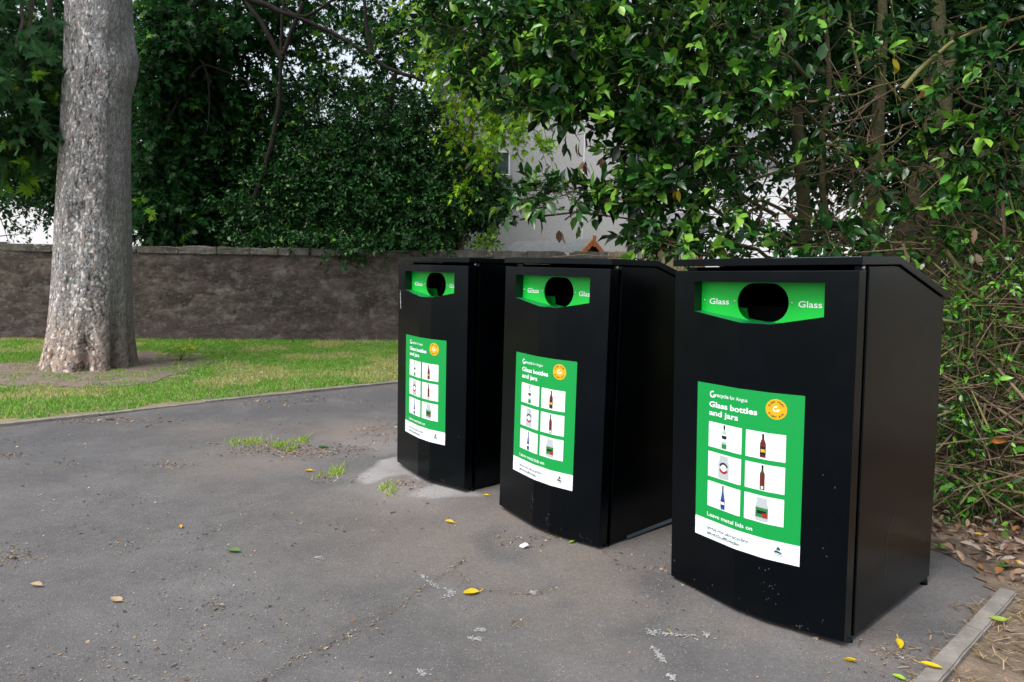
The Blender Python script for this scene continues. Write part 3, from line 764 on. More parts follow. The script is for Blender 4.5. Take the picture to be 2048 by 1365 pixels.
def voro(a, b, seed):     # nearest two distances and the id of the nearest point
    ia, ib = np.floor(a).astype(np.int64), np.floor(b).astype(np.int64)
    d1 = np.full(a.shape, 9.); d2 = d1.copy(); cid = np.zeros(a.shape)
    for da in (-1, 0, 1):
        for db in (-1, 0, 1):
            ja, jb = ia + da, ib + db
            px, py = ja + .1 + .8 * _h(ja, jb, ja * 0, seed), jb + .1 + .8 * _h(ja, jb, ja * 0, seed + 1)
            d = np.hypot(a - px, b - py); k = d < d1
            d2 = np.where(k, d1, np.minimum(d2, d)); cid = np.where(k, _h(ja, jb, ja * 0, seed + 2), cid); d1 = np.where(k, d, d1)
    return d1, d2, cid
wob = np.stack([arc * 6, ZZ * 6, arc * 0], -1)
w1, w2 = fbm(wob, 3, 41) - .5, fbm(wob, 3, 43) - .5
d1, d2, cid = voro(arc / .036 + w1 * 2.6, ZZ / .085 + w2 * 1.5, 61)
e1, e2, cid2 = voro(arc / .022 + w1 * 2, ZZ / .034 + w2 * 2, 71)
f1, f2, cid3 = voro(arc / .018 + w1, ZZ / .14 + w2, 81)
plate = sstep(rad(40), rad(2), TH + .7 * (fbm(np.stack([arc * 3, ZZ * 2, arc * 0], -1), 3, 33) - .5)) * sstep(rad(-175), rad(-120), TH)
edge = sstep(.0, .30, d2 - d1); edge2 = sstep(.0, .25, e2 - e1); edge3 = sstep(0, .35, f2 - f1)
fine = fbm(np.stack([arc * 70, ZZ * 60, arc * 0], -1), 2, 49)
fleck = sstep(.60, .78, fbm(np.stack([arc * 34, ZZ * 26, arc * 0], -1), 2, 37))
q1 = fbm(np.stack([arc * 13 + w1 * 2, ZZ * 4.5 + w2, arc * 0], -1), 3, 201); q2 = fbm(np.stack([arc * 26, ZZ * 11, arc * 0 + 3], -1), 3, 203); q3 = fbm(np.stack([arc * 20, ZZ * 30, arc * 0 + 7], -1), 2, 205)
cr1 = sstep(.0, .040, np.abs(q1 - .5)); cr2 = sstep(.0, .045, np.abs(q2 - .5)); cr3 = sstep(0, .04, np.abs(q3 - .5))
tone = fbm(np.stack([arc * 4, ZZ * 2.5, arc * 0], -1), 4, 207)
gy_ = plate * ((.12 + .22 * tone + .10 * cid2 + .05 * cid) * (.16 + .84 * cr1) * (.42 + .58 * cr2) * (.68 + .32 * cr3) + .46 * fleck * cr1 * cr2) + (1 - plate) * (.165 + .07 * cid3) * (.6 + .4 * edge3)
Rr = Rr + plate * (.010 * cr1 + .006 * cr2 + .005 * cid2 * cr2 + .003 * cr3) + (1 - plate) * (.005 * edge3) + .024 * (fbm(np.stack([arc * 5, ZZ * 1.6, arc * 0], -1), 3, 47) - .5)
gy_ = gy_ * (.65 + .7 * fine)
cc = np.stack([gy_ * 1.02, gy_ * .98, gy_ * .955], -1)
orange = (plate * (cid2 > .93) * edge2)[..., None]; cc = cc * (1 - orange * .7) + orange * .7 * np.array([.36, .22, .13])
brn = (low ** .8 * .75)[..., None]; cc = cc * (1 - brn) + brn * cc * np.array([.92, .72, .58])
grn = ((1 - plate) * sstep(.5, .7, fbm(np.stack([arc * 3, ZZ * 1.2, arc * 0], -1), 3, 91)) * .35)[..., None]; cc = cc * (1 - grn) + grn * cc * np.array([.8, .95, .7])
def proj_u(x, y, z):
    q = np.stack([x, y, z], -1) - CAMP; d = q @ _fw; return 1024 + F * (q @ _R) / d, 682.5 - F * (q @ _U) / d
for _ in range(4):
    uu, vv = proj_u(CX + Rr * (np.cos(TH) * tc_[0] + np.sin(TH) * rt_[0]), TY + Rr * (np.cos(TH) * tc_[1] + np.sin(TH) * rt_[1]), ZZ)
    k0 = NTH // 2; vr = vv[:, k0]; SV = np.array([q[0] for q in SIL]); wl0 = np.interp(vr, SV, [q[1] for q in SIL]); wr0 = np.interp(vr, SV, [q[2] for q in SIL])
    ul_, ur_ = uu.min(1), uu.max(1); fsc = ((wr0 - wl0) / (ur_ - ul_))[:, None]; Rr = Rr * fsc
    CX = CX + (((wl0 + wr0) / 2 - (ul_ + ur_) / 2) / F * TY)[:, None]
px_ = CX + Rr * (np.cos(TH) * tc_[0] + np.sin(TH) * rt_[0]); py_ = TY + .0 * CX + Rr * (np.cos(TH) * tc_[1] + np.sin(TH) * rt_[1])
idx = np.arange(NZ * NTH).reshape(NZ, NTH)
fq = np.stack([idx[:-1], np.roll(idx, -1, 1)[:-1], np.roll(idx, -1, 1)[1:], idx[1:]], -1).reshape(-1, 4)
tree = empty('sycamore_tree', (-4.93, TY, LZ), 'big grey sycamore on the lawn with flaking bark and a thick flared trunk', 'tree')
M_TRUNK = tint_mat('flaking_sycamore_bark', .92, 0, .2, nscale=60, bump=.8, bscale=110)
trunk = local(put('trunk', np_mesh('trunk', np.stack([px_, py_, ZZ], -1).reshape(-1, 3), fq.ravel(), np.full(len(fq), 4), cc.reshape(-1, 3)), M_TRUNK, None, True), tree)
lv, tb = Leaves(), Tubes()
topc = np.array([float(np.interp(6, sz, sx)), TY, 6.0])
LIMBC = (.12, .105, .09)
for tx_, ty_, tz_, r in ((-8.2, 7.8, 7.4, .2), (-2.6, 7.6, 8.0, .2), (-5.6, 11, 8.5, .18), (-4.0, 10.4, 8.2, .16), (-6.5, 6.2, 7.6, .15)):
    tb.one([topc, topc + (np.array([tx_, ty_, tz_]) - topc) * .5 + [0, 0, .5], (tx_, ty_, tz_)], [r, r * .7, r * .35], 10, LIMBC, .02)
for u, v, Y, ru, rv, ry, n in ((40, 60, 8.6, 110, 110, .7, 70), (20, 190, 8.4, 100, 90, .6, 85), (90, 270, 8.9, 60, 60, .5, 34), (30, 300, 8.6, 80, 50, .5, 40), (-120, 100, 8.4, 140, 160, .8, 70), (95, 130, 9.3, 60, 120, .5, 45), (-150, 330, 8.8, 120, 100, .7, 40)):
    c, r = ell(u, v, Y, ru, rv, ry); tb.one([topc + [-.3, -.2, 0], (c + topc) / 2 + [0, -.3, .4], c], [.05, .03, .012], 6, LIMBC, .01)
    spray(lv, tb, c, r, n, .4, 8, .17, G_SYC, G_MAPLE, .18, (.1, -.5, -.1), .35, 60, .55)
for x, y, z, r, n in ((-8, 7.6, 7.6, 1.5, 80), (-2.6, 7.8, 8.2, 1.4, 70), (-5.6, 10.6, 8.6, 1.6, 80), (-6.4, 6.4, 7.8, 1.3, 60), (-4.2, 10.2, 7.2, 1.2, 60)):
    spray(lv, tb, (x, y, z), (r, r, r * .7), n, .6, 9, .2, G_SYC, None, 0, (0, 0, 0), .3, 60, .5)
local(tb.build('branches', M_BARK), tree); local(lv.build('crown', T_MAPLE, M_SOFT), tree)

# ---- dark broadleaf tree behind the wall
t1 = empty('broadleaf_tree', tuple(at(335, 600, 14.6) * [1, 1, 0]), 'tall dark broadleaf tree behind the wall with one long limb sloping right', 'tree', 'trees behind the stone wall')
lv, tb, tk = Leaves(), Tubes(), Tubes()
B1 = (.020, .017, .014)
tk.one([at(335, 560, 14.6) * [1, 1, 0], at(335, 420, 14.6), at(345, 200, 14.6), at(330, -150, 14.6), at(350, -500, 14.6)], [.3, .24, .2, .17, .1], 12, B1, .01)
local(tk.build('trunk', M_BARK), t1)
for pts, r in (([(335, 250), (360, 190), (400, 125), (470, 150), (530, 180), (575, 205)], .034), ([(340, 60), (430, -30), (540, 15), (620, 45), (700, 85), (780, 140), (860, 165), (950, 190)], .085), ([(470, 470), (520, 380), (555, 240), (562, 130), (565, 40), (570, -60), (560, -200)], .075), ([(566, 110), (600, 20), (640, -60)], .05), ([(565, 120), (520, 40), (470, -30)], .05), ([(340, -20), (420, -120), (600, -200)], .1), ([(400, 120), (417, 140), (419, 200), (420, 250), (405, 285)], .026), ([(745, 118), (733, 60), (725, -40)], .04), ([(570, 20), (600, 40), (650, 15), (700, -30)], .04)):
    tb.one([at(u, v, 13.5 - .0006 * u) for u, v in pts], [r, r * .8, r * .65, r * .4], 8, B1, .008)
for u, v, Y, ru, rv, ry, n in ((330, 40, 13.6, 90, 90, .8, 110), (440, 30, 14.2, 110, 80, .9, 120), (560, 40, 14.6, 100, 70, .9, 75), (690, 30, 14.8, 110, 60, .9, 70), (800, 60, 14.6, 90, 70, .8, 80), (330, 200, 13.8, 80, 90, .8, 120), (430, 200, 14.2, 100, 90, .9, 130), (540, 220, 14.6, 90, 70, .9, 90), (650, 170, 14.8, 90, 60, .9, 60), (760, 190, 14.8, 90, 50, .9, 60), (320, 330, 13.4, 80, 90, .8, 150), (420, 320, 14.2, 100, 90, 1., 140), (330, 440, 13.1, 90, 55, .7, 120), (520, 330, 14.8, 90, 70, .9, 100),
                            (400, 450, 14.0, 90, 60, .8, 90), (880, 60, 14.6, 90, 80, .8, 70), (450, -120, 14.4, 250, 80, 1.4, 160), (750, -120, 14.6, 250, 80, 1.4, 130), (240, 300, 15, 120, 160, .8, 120), (620, 120, 15.6, 160, 70, .8, 60), (400, 60, 13.2, 100, 60, .5, 50), (560, 170, 13.4, 80, 40, .5, 16), (720, 70, 13.4, 110, 40, .5, 18), (300, 120, 13.0, 60, 120, .5, 60)):
    c, r = ell(u, v, Y, ru, rv, ry)
    spray(lv, None, c + [0, .9, 0], r * 1.1, int(n * (1.3 if v > 150 and u < 520 or u < 430 else .32)), .6, 9, .19, G_DARK, None, 0, (0, 0, 0), .3, 60, .5)
    spray(lv, tb, c, r, int(n * (1.35 if u < 520 else 1.1)), .55, 9, .145, G_DARK, G_MAPLE, .30 if u > 600 and v < 230 else .05, (0, -.4, -.1), .35, 60, .5, .005, tcol=[(.03, .026, .022, 1)])  # extra yellow-green leaves at upper right carry backlight in their colour
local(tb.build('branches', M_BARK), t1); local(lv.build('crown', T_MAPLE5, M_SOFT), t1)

# ---- dark tree at the far left behind the wall
t2 = empty('rowan_tree', tuple(at(-90, 600, 13.6) * [1, 1, 0]), 'shaded tree at the left edge with bare curling twigs before the white building', 'tree', 'trees behind the stone wall')
lv, tb, tk = Leaves(), Tubes(), Tubes()
tk.one([at(-90, 560, 13.6) * [1, 1, 0], at(-90, 400, 13.6), at(-60, 200, 13.6), at(-40, -200, 13.6)], [.2, .16, .14, .08], 10, B1, .01); local(tk.build('trunk', M_BARK), t2)
for u, v, Y, ru, rv, ry, n in ((30, 60, 13.4, 110, 100, .9, 150), (100, 180, 13.6, 90, 100, .9, 150), (20, 330, 13.4, 110, 60, .9, 140), (90, 340, 13.3, 60, 50, .7, 80), (-120, 250, 13.2, 140, 160, .9, 160), (100, 420, 13.1, 26, 30, .5, 22), (70, 400, 13.2, 50, 18, .5, 20), (190, 150, 14.5, 110, 200, .9, 160), (30, -110, 13.4, 200, 80, 1.2, 130)):
    c, r = ell(u, v, Y, ru, rv, ry); spray(lv, None, c + [0, .7, 0], r, int(n * (.9 if v < 380 else 0)), .5, 9, .16, G_DARK, None, 0, (0, 0, 0), .3, 60, .5); spray(lv, tb, c, r, n, .5, 11, .085, G_DARK, G_MAPLE, .07, (0, -.4, -.1), .3, 70, .5, .004, tcol=[(.03, .026, .022, 1)])
for pts, r in (([(-60, 440), (10, 425), (20, 400), (30, 385)], .022), ([(-40, 445), (20, 438), (50, 425), (75, 420)], .012), ([(-60, 480), (20, 470), (60, 468), (72, 450)], .012), ([(0, 435), (10, 460), (18, 490)], .008), ([(10, 425), (40, 460), (60, 480)], .006)):
    tb.one([at(u, v, 13) for u, v in pts], [r, r * .7, r * .4], 6, B1)
for u, v, n in ((15, 415, 6), (25, 460, 7), (55, 485, 5), (45, 418, 5), (30, 445, 5)):
    c, r = ell(u, v, 13, 18, 12, .2); spray(lv, tb, c, r, n, .25, 6, .07, G_DARK, None, 0, (0, 0, -.2), .3)
local(tb.build('branches', M_BARK), t2); local(lv.build('crown', T_LEAF, M_SOFT), t2)

# ---- dense dark holly bush hanging over the wall
t3 = empty('holly_tree', tuple(at(760, 600, 13.4) * [1, 1, 0]), 'dense dark glossy evergreen spilling over the top of the stone wall', 'tree', 'trees behind the stone wall')
lv, tb, tk = Leaves(), Tubes(), Tubes()
tk.one([at(760, 560, 13.4) * [1, 1, 0], at(760, 420, 13.4), at(770, 250, 13.5), at(790, 150, 13.6)], [.16, .13, .1, .05], 10, B1, .01); local(tk.build('trunk', M_BARK), t3)
G_HT = [(.009, .046, .011, 4), (.015, .068, .014, 3.5), (.028, .105, .020, 2), (.050, .160, .026, .8)]
for u, v, Y, ru, rv, ry, n in ((480, 440, 13.2, 70, 55, .6, 130), (560, 400, 13.2, 90, 90, .7, 220), (650, 400, 13.0, 90, 90, .7, 230), (750, 410, 12.8, 90, 85, .7, 230), (850, 420, 12.6, 80, 70, .6, 200), (930, 400, 12.6, 70, 50, .5, 120), (990, 395, 12.5, 40, 35, .4, 50), (900, 340, 12.8, 80, 50, .5, 140), (800, 330, 13.0, 90, 70, .7, 200), (690, 310, 13.2, 90, 70, .7, 200), (600, 320, 13.5, 80, 60, .7, 130), (640, 240, 13.6, 80, 40, .7, 80), (740, 240, 13.5, 90, 50, .7, 130), (830, 250, 13.2, 80, 60, .6, 150), (870, 215, 13.2, 50, 34, .5, 30), (780, 195, 13.5, 70, 30, .6, 34), (540, 240, 13.9, 80, 60, .7, 70), (480, 300, 13.8, 80, 80, .7, 120), (860, 130, 13.4, 60, 50, .6, 20), (690, 160, 13.8, 110, 40, .7, 24), (420, 400, 13.8, 70, 80, .6, 110), (900, 270, 12.8, 40, 60, .4, 50), (940, 330, 12.5, 30, 26, .3, 22),
                            (560, 475, 12.5, 70, 22, .4, 80), (640, 480, 12.3, 70, 22, .4, 90), (730, 488, 12.2, 60, 22, .4, 80), (810, 480, 12.2, 60, 24, .4, 80), (870, 480, 12.3, 40, 22, .4, 50), (960, 430, 12.5, 40, 14, .3, 25), (690, 510, 12.05, 26, 10, .15, 16), (520, 490, 12.4, 40, 14, .3, 30)):
    c, r = ell(u, v, Y, ru, rv, ry)
    spray(lv, None, c + [0, .6, .05], r * [1.1, 1, 1.15], int(n * (1.2 if v > 300 else .2)), .4, 9, .13, G_DARK, None, 0, (0, 0, 0), .2, 60, .5)
    spray(lv, tb, c, r, int(n * 1.3), .34, 9, .082, G_HT, G_YOUNG, .04, (0, -.6, .1), .25, 60, .7, .003, tcol=[(.04, .035, .025, 1)])
for u, v in ((600, 300), (900, 350), (850, 230), (650, 420), (700, 250)): tb.one([at(765, 420, 13.4), at((765 + u) / 2, v + 20, 13.3), at(u, v, 13.2)], [.06, .04, .015], 6, B1, .01)
local(tb.build('branches', M_BARK), t3); local(lv.build('crown', T_LEAF, M_HDARK), t3)

# ---- sunlit maple between the evergreen and the house
t4 = empty('maple_tree', tuple(at(915, 600, 12.9) * [1, 1, 0]), 'light green young maple drooping in front of the grey rendered house', 'tree', 'trees behind the stone wall')
lv, tb, tk = Leaves(), Tubes(), Tubes()
tk.one([at(915, 560, 12.9) * [1, 1, 0], at(922, 440, 12.9), at(932, 340, 12.9), at(945, 240, 12.8), at(950, 100, 12.8), at(930, -120, 12.8)], [.09, .075, .065, .055, .045, .03], 9, (.16, .13, .10), .005); local(tk.build('trunk', M_BARK), t4)
for u, v, Y, ru, rv, ry, n in ((960, 200, 12.2, 60, 50, .5, 48), (1010, 190, 11.8, 60, 45, .5, 46), (1040, 240, 11.6, 40, 24, .3, 20), (1000, 255, 11.9, 50, 30, .4, 30), (930, 150, 12.4, 70, 50, .5, 50), (890, 110, 12.6, 60, 60, .5, 42), (960, 300, 12.2, 30, 26, .25, 16), (905, 260, 12.5, 30, 30, .3, 16), (1080, 280, 11.6, 16, 14, .2, 7), (880, 30, 12.4, 70, 50, .5, 44), (990, 110, 12, 90, 60, .6, 60), (1100, 195, 11.6, 50, 30, .35, 20), (1080, 100, 12, 90, 70, .5, 50), (960, -80, 12.3, 200, 70, .9, 110), (930, 375, 12.3, 26, 20, .25, 9)):
    c, r = ell(u, v, Y, ru, rv, ry); spray(lv, tb, c, r, n, .45, 8, .125, [(.22, .46, .016, 4), (.34, .56, .024, 3), (.11, .27, .015, 2), (.36, .34, .02, .4)], G_YOUNG, .2, (.1, -.3, -.25), .45, 60, .5, .004, tcol=[(.08, .06, .04, 1)])
for pts in (([(945, 240), (1000, 215), (1060, 250), (1080, 270)]), ([(932, 340), (965, 290), (1010, 280)]), ([(950, 100), (1010, 130), (1060, 180)])): tb.one([at(u, v, 12.3) for u, v in pts], [.03, .02, .008], 6, (.10, .08, .06), .004)
local(tb.build('branches', M_BARK), t4); local(lv.build('crown', T_MAPLE5, M_SOFT), t4)
# small bright plant at the wall top
t5 = empty('elder_shrub', tuple(at(972, 600, 12.5) * [1, 1, 0]), 'small bright yellow-green shrub peeping over the wall below the house', 'shrub')
lv, tb, tk = Leaves(), Tubes(), Tubes()
tk.one([at(972, 560, 12.5) * [1, 1, 0], at(972, 500, 12.5), at(985, 470, 12.5)], [.03, .02, .008], 6, (.15, .16, .06)); local(tk.build('stem', M_BARK), t5)
for u, v, ru, rv, n in ((960, 490, 26, 12, 12), (985, 480, 18, 18, 12), (940, 494, 14, 8, 5), (985, 462, 8, 6, 4)):
    c, r = ell(u, v, 12.5, ru, rv, .2); spray(lv, tb, c, r, n, .22, 6, .10, [(.14, .32, .03, 3), (.22, .36, .04, 1)], None, 0, (0, -.2, .5), .2)
local(tb.build('branches', M_BARK), t5); local(lv.build('foliage', T_LEAF, M_SOFT), t5)

# ---- overgrown holly hedge behind the bins
hd = empty('holly_hedge', (2.6, 4.6, 0), 'overgrown holly hedge leaning over the bins, bare tangled twigs low at its right end', 'hedge')
lv, lb, tb, dl, tg = Leaves(), Leaves(), Tubes(), Leaves(), Tubes()
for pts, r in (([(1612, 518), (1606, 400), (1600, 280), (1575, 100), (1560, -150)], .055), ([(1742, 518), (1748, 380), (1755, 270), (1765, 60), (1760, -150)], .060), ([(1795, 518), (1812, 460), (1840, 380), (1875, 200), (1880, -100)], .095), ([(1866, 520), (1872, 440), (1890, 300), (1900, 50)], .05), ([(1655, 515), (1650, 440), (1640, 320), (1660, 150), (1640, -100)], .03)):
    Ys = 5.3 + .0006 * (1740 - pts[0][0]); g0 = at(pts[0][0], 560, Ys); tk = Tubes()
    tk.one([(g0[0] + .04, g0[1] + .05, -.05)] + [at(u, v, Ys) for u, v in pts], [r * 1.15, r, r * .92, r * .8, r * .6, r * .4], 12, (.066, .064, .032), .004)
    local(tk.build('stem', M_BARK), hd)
LB = [([(1630, 288), (1700, 295), (1780, 297), (1800, 285), (1805, 250)], 4.4, .011), ([(1805, 180), (1880, 90), (1960, 55), (2060, 30)], 4.1, .016), ([(1840, 290), (1950, 298), (2060, 280)], 4.2, .010), ([(1540, 215), (1640, 203), (1740, 185), (1800, 160), (1880, 120)], 4.6, .010), ([(1490, 365), (1580, 335), (1660, 310), (1740, 290)], 4.9, .012), ([(1610, 352), (1680, 340), (1705, 325)], 4.3, .007), ([(1775, 310), (1785, 350), (1830, 395), (1870, 380)], 4.4, .009), ([(1330, 485), (1440, 490), (1560, 488), (1680, 500)], 4.2, .006), ([(1040, 440), (1120, 425), (1250, 428), (1380, 470), (1450, 495)], 4.5, .008), ([(1190, 420), (1300, 395), (1400, 375), (1490, 330)], 4.6, .009), ([(1225, 372), (1330, 372), (1420, 374)], 4.3, .008),
      ([(1060, 218), (1180, 212), (1300, 205), (1420, 190)], 4.5, .010), ([(1900, 170), (1960, 230), (2060, 215)], 4.0, .007), ([(1870, 300), (1960, 225), (2060, 160)], 4.1, .007), ([(1720, 150), (1700, 60), (1690, -40)], 5, .012), ([(1105, 515), (1250, 500), (1340, 545), (1400, 560)], 4.3, .005), ([(1900, 560), (1980, 610), (2060, 660)], 3.9, .012), ([(1880, 640), (1990, 640), (2070, 655)], 3.8, .009), ([(1890, 500), (1960, 590), (2010, 700), (2070, 760)], 4.0, .014), ([(1880, 840), (1960, 830), (2060, 790)], 3.7, .006), ([(1920, 1010), (1980, 930), (2060, 850)], 3.5, .005), ([(1130, 440), (1170, 400), (1240, 395)], 4.4, .006),
      ([(1700, 230), (1860, 130), (2060, 95)], 4.5, .006), ([(1660, 250), (1800, 225), (1990, 150)], 4.6, .006), ([(1880, 420), (1960, 395), (2070, 370)], 4.1, .008), ([(1850, 330), (1930, 400), (2060, 470)], 4.1, .007)]
for pts, Y, r in LB:
    tb.one([at(u, v, Y + .1 * math.sin(i * 2.1)) for i, (u, v) in enumerate(pts)], [r, r * .85, r * .7, r * .5], 6, (.16, .155, .060) if r > .0085 else (.16, .125, .08), .006)
HC = [(870, 30, 5.0, 55, 40, .3, 24), (950, 60, 4.9, 80, 60, .35, 40), (930, 150, 5.0, 60, 35, .3, 14), (1040, 40, 4.7, 110, 80, .4, 60), (1050, 140, 4.7, 90, 50, .35, 40), (1160, 60, 4.5, 120, 90, .45, 75), (1290, 50, 4.4, 120, 90, .45, 75), (1420, 50, 4.4, 110, 90, .45, 65), (1130, 190, 4.5, 110, 45, .35, 48), (1240, 170, 4.4, 110, 70, .4, 60), (1360, 170, 4.3, 110, 70, .4, 60), (1150, 225, 4.4, 70, 20, .25, 16), (1300, 270, 4.4, 80, 50, .35, 38), (1390, 280, 4.3, 100, 60, .4, 50), (1480, 190, 4.3, 90, 70, .4, 40),
      (1070, 388, 4.5, 34, 22, .2, 10), (1120, 382, 4.4, 50, 26, .22, 14), (1180, 405, 4.4, 60, 24, .25, 15), (1250, 395, 4.4, 70, 34, .28, 22), (1340, 370, 4.3, 70, 50, .32, 32), (1420, 400, 4.3, 70, 60, .32, 32), (1330, 450, 4.3, 70, 36, .28, 20), (1380, 495, 4.2, 80, 24, .25, 22), (1500, 330, 4.4, 70, 50, .35, 14), (1480, 480, 4.3, 60, 30, .25, 12), (1290, 330, 4.5, 60, 30, .3, 14), (1640, 480, 4.3, 50, 30, .25, 9), (1560, 500, 4.2, 60, 16, .2, 10),
      (1560, 80, 4.5, 80, 90, .45, 20), (1560, 210, 4.3, 70, 30, .25, 14), (1680, 210, 4.3, 40, 16, .18, 5), (1750, 110, 4.3, 30, 20, .2, 4), (1660, 300, 4.3, 40, 30, .2, 6), (1700, 40, 4.6, 100, 60, .4, 12), (1860, 40, 4.4, 90, 60, .4, 12), (1990, 40, 4.2, 80, 60, .35, 12), (1880, 105, 4.2, 40, 20, .2, 6), (1860, 190, 4.1, 46, 26, .2, 8), (1950, 110, 4.1, 40, 30, .2, 6), (1960, 255, 4.0, 50, 24, .2, 8), (1850, 265, 4.2, 46, 24, .2, 8), (2020, 250, 4.0, 50, 40, .25, 9), (1890, 310, 4.1, 40, 26, .2, 7), (1830, 330, 4.2, 30, 24, .18, 5), (1880, 400, 4.0, 50, 30, .2, 10), (1950, 360, 4.0, 50, 30, .2, 7), (2030, 330, 3.9, 40, 40, .2, 7), (1740, 350, 4.3, 50, 26, .2, 7), (1700, 460, 4.3, 60, 30, .22, 8), (1840, 420, 4.2, 40, 20, .2, 6), (1990, 440, 4.0, 60, 30, .2, 7), (1780, 490, 4.2, 60, 16, .2, 8), (2000, 180, 4.0, 40, 30, .2, 6)]
HB = (-.55, -.5, .2)
for u, v, Y, ru, rv, ry, n in HC:
    c, r = ell(u, v, Y, ru, rv, ry)
    spray(lv, tb, c, r, n, .27, 9, .080, G_HOLLY, G_YOUNG, .40, HB, .12, 52, .75, .0026, t0=.46)
    if n > 20: tb.one([c + [.9, .75, -.1], c + [.45, .35, .05], c], [.016, .011, .004], 5, (.12, .11, .05), .01)
# outside the frame and the dark depth of the hedge
for x, y, z, rx, ry, rz, n in ((3.3, 3.3, 2.6, .7, .7, .9, 120), (3.6, 2.6, 1.4, .6, .7, .9, 90), (1.4, 4.6, 3.6, .9, .8, .5, 120), (.2, 5.0, 3.6, .7, .6, .4, 80), (2.8, 3.6, 3.4, .8, .8, .5, 90)):
    spray(lv, tb, (x, y, z), (rx, ry, rz), n, .28, 8, .080, G_HOLLY, G_YOUNG, .2, HB, .12, 52, .75)
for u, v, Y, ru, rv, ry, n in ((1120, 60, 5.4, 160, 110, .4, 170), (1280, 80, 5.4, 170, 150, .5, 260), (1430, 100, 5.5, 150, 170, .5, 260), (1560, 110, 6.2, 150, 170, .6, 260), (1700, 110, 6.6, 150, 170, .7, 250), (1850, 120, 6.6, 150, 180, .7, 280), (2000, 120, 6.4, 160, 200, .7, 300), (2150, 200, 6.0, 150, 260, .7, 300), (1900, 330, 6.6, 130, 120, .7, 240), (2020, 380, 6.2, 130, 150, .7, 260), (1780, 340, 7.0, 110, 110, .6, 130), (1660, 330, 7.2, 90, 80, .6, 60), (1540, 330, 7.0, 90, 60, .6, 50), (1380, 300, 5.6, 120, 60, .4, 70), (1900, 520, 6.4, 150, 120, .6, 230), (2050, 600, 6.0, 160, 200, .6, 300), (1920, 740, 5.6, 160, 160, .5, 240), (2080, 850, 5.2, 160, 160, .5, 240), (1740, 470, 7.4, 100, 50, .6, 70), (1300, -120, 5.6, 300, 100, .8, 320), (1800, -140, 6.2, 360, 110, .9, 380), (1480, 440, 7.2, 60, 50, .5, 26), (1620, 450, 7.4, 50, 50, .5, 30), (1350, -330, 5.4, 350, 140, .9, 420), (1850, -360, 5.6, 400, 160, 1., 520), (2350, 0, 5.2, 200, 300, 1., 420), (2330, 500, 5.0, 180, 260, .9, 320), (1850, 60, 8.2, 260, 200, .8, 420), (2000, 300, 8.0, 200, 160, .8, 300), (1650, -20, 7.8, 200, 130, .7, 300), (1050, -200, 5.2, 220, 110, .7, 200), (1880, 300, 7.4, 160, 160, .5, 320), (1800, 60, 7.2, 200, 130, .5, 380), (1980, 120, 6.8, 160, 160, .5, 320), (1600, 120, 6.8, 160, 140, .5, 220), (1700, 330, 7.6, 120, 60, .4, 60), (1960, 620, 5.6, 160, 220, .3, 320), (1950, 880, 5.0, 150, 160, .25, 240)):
    c, r = ell(u, v, Y, ru, rv, ry); spray(lb, None, c, r, n, .3, 8, .085, G_DARK, None, 0, (-.4, -.4, 0), .15, 60, .5, shell=.4)  # dense back leaves, plus unseen clumps above and aside added to block skylight
# bare tangle low at the right, dead twigs, a few leaves on them
for u, v, Y, ru, rv, ry, n, L_ in ((1960, 470, 4.1, 120, 90, .3, 90, .6), (1960, 620, 4.0, 110, 120, .25, 190, .65), (1950, 780, 3.85, 110, 120, .22, 210, .6), (1960, 920, 3.75, 110, 100, .22, 190, .5), (2110, 640, 3.8, 110, 200, .3, 160, .6), (2100, 900, 3.6, 110, 150, .25, 160, .55), (1980, 1020, 3.7, 110, 50, .2, 90, .4), (1760, 480, 4.6, 130, 50, .3, 60, .6), (1800, 330, 4.7, 180, 120, .4, 70, .7), (1650, 440, 4.9, 140, 90, .4, 50, .6), (1500, 430, 4.7, 110, 60, .35, 26, .5), (2000, 250, 4.4, 120, 150, .4, 60, .7), (1700, 160, 4.9, 170, 130, .4, 50, .7), (1950, 620, 4.7, 140, 300, .4, 200, .7)):
    c, r = ell(u, v, Y, ru, rv, ry); spray(lv, tg, c, r, int(n * .46), L_, 0, .05, bias=(-.35, .25, .05), droop=.14, tr=.0026, tcol=C_BARE, outj=.85, sides=4); spray(lv, tg, c, r, int(n * .13), L_ * 1.5, 0, .05, bias=(-.45, .3, .05), droop=.2, tr=.0058, tcol=[(.15, .145, .05, 2), (.17, .125, .08, 3)], outj=.7, sides=5)
for u, v, Y, ru, rv, ry, n in ((1920, 600, 3.9, 60, 60, .2, 12), (1960, 720, 3.85, 80, 80, .2, 22), (1910, 850, 3.75, 50, 60, .15, 16), (1990, 860, 3.75, 70, 60, .2, 12), (2010, 560, 3.9, 50, 60, .2, 12), (1930, 960, 3.7, 60, 50, .15, 18), (2010, 980, 3.65, 50, 60, .2, 10), (1920, 740, 3.85, 40, 30, .15, 8), (2100, 700, 3.7, 80, 200, .25, 30), (1990, 500, 4.0, 70, 40, .2, 12), (1890, 480, 4.1, 40, 30, .15, 8), (1930, 1040, 3.65, 50, 26, .15, 8)):
    c, r = ell(u, v, Y, ru, rv, ry); spray(lv, tg, c, r, int(n * 2.4), .18, 7, .046, [(.06, .20, .02, 3), (.12, .32, .03, 2), (.02, .09, .016, 3)], None, 0, (-.2, -.3, .3), .1, tr=.0015, tcol=C_BARE)
C_DRYL = [(.30, .19, .12, 3), (.22, .13, .075, 3), (.36, .27, .20, 2), (.16, .09, .05, 2), (.30, .12, .035, .5)]
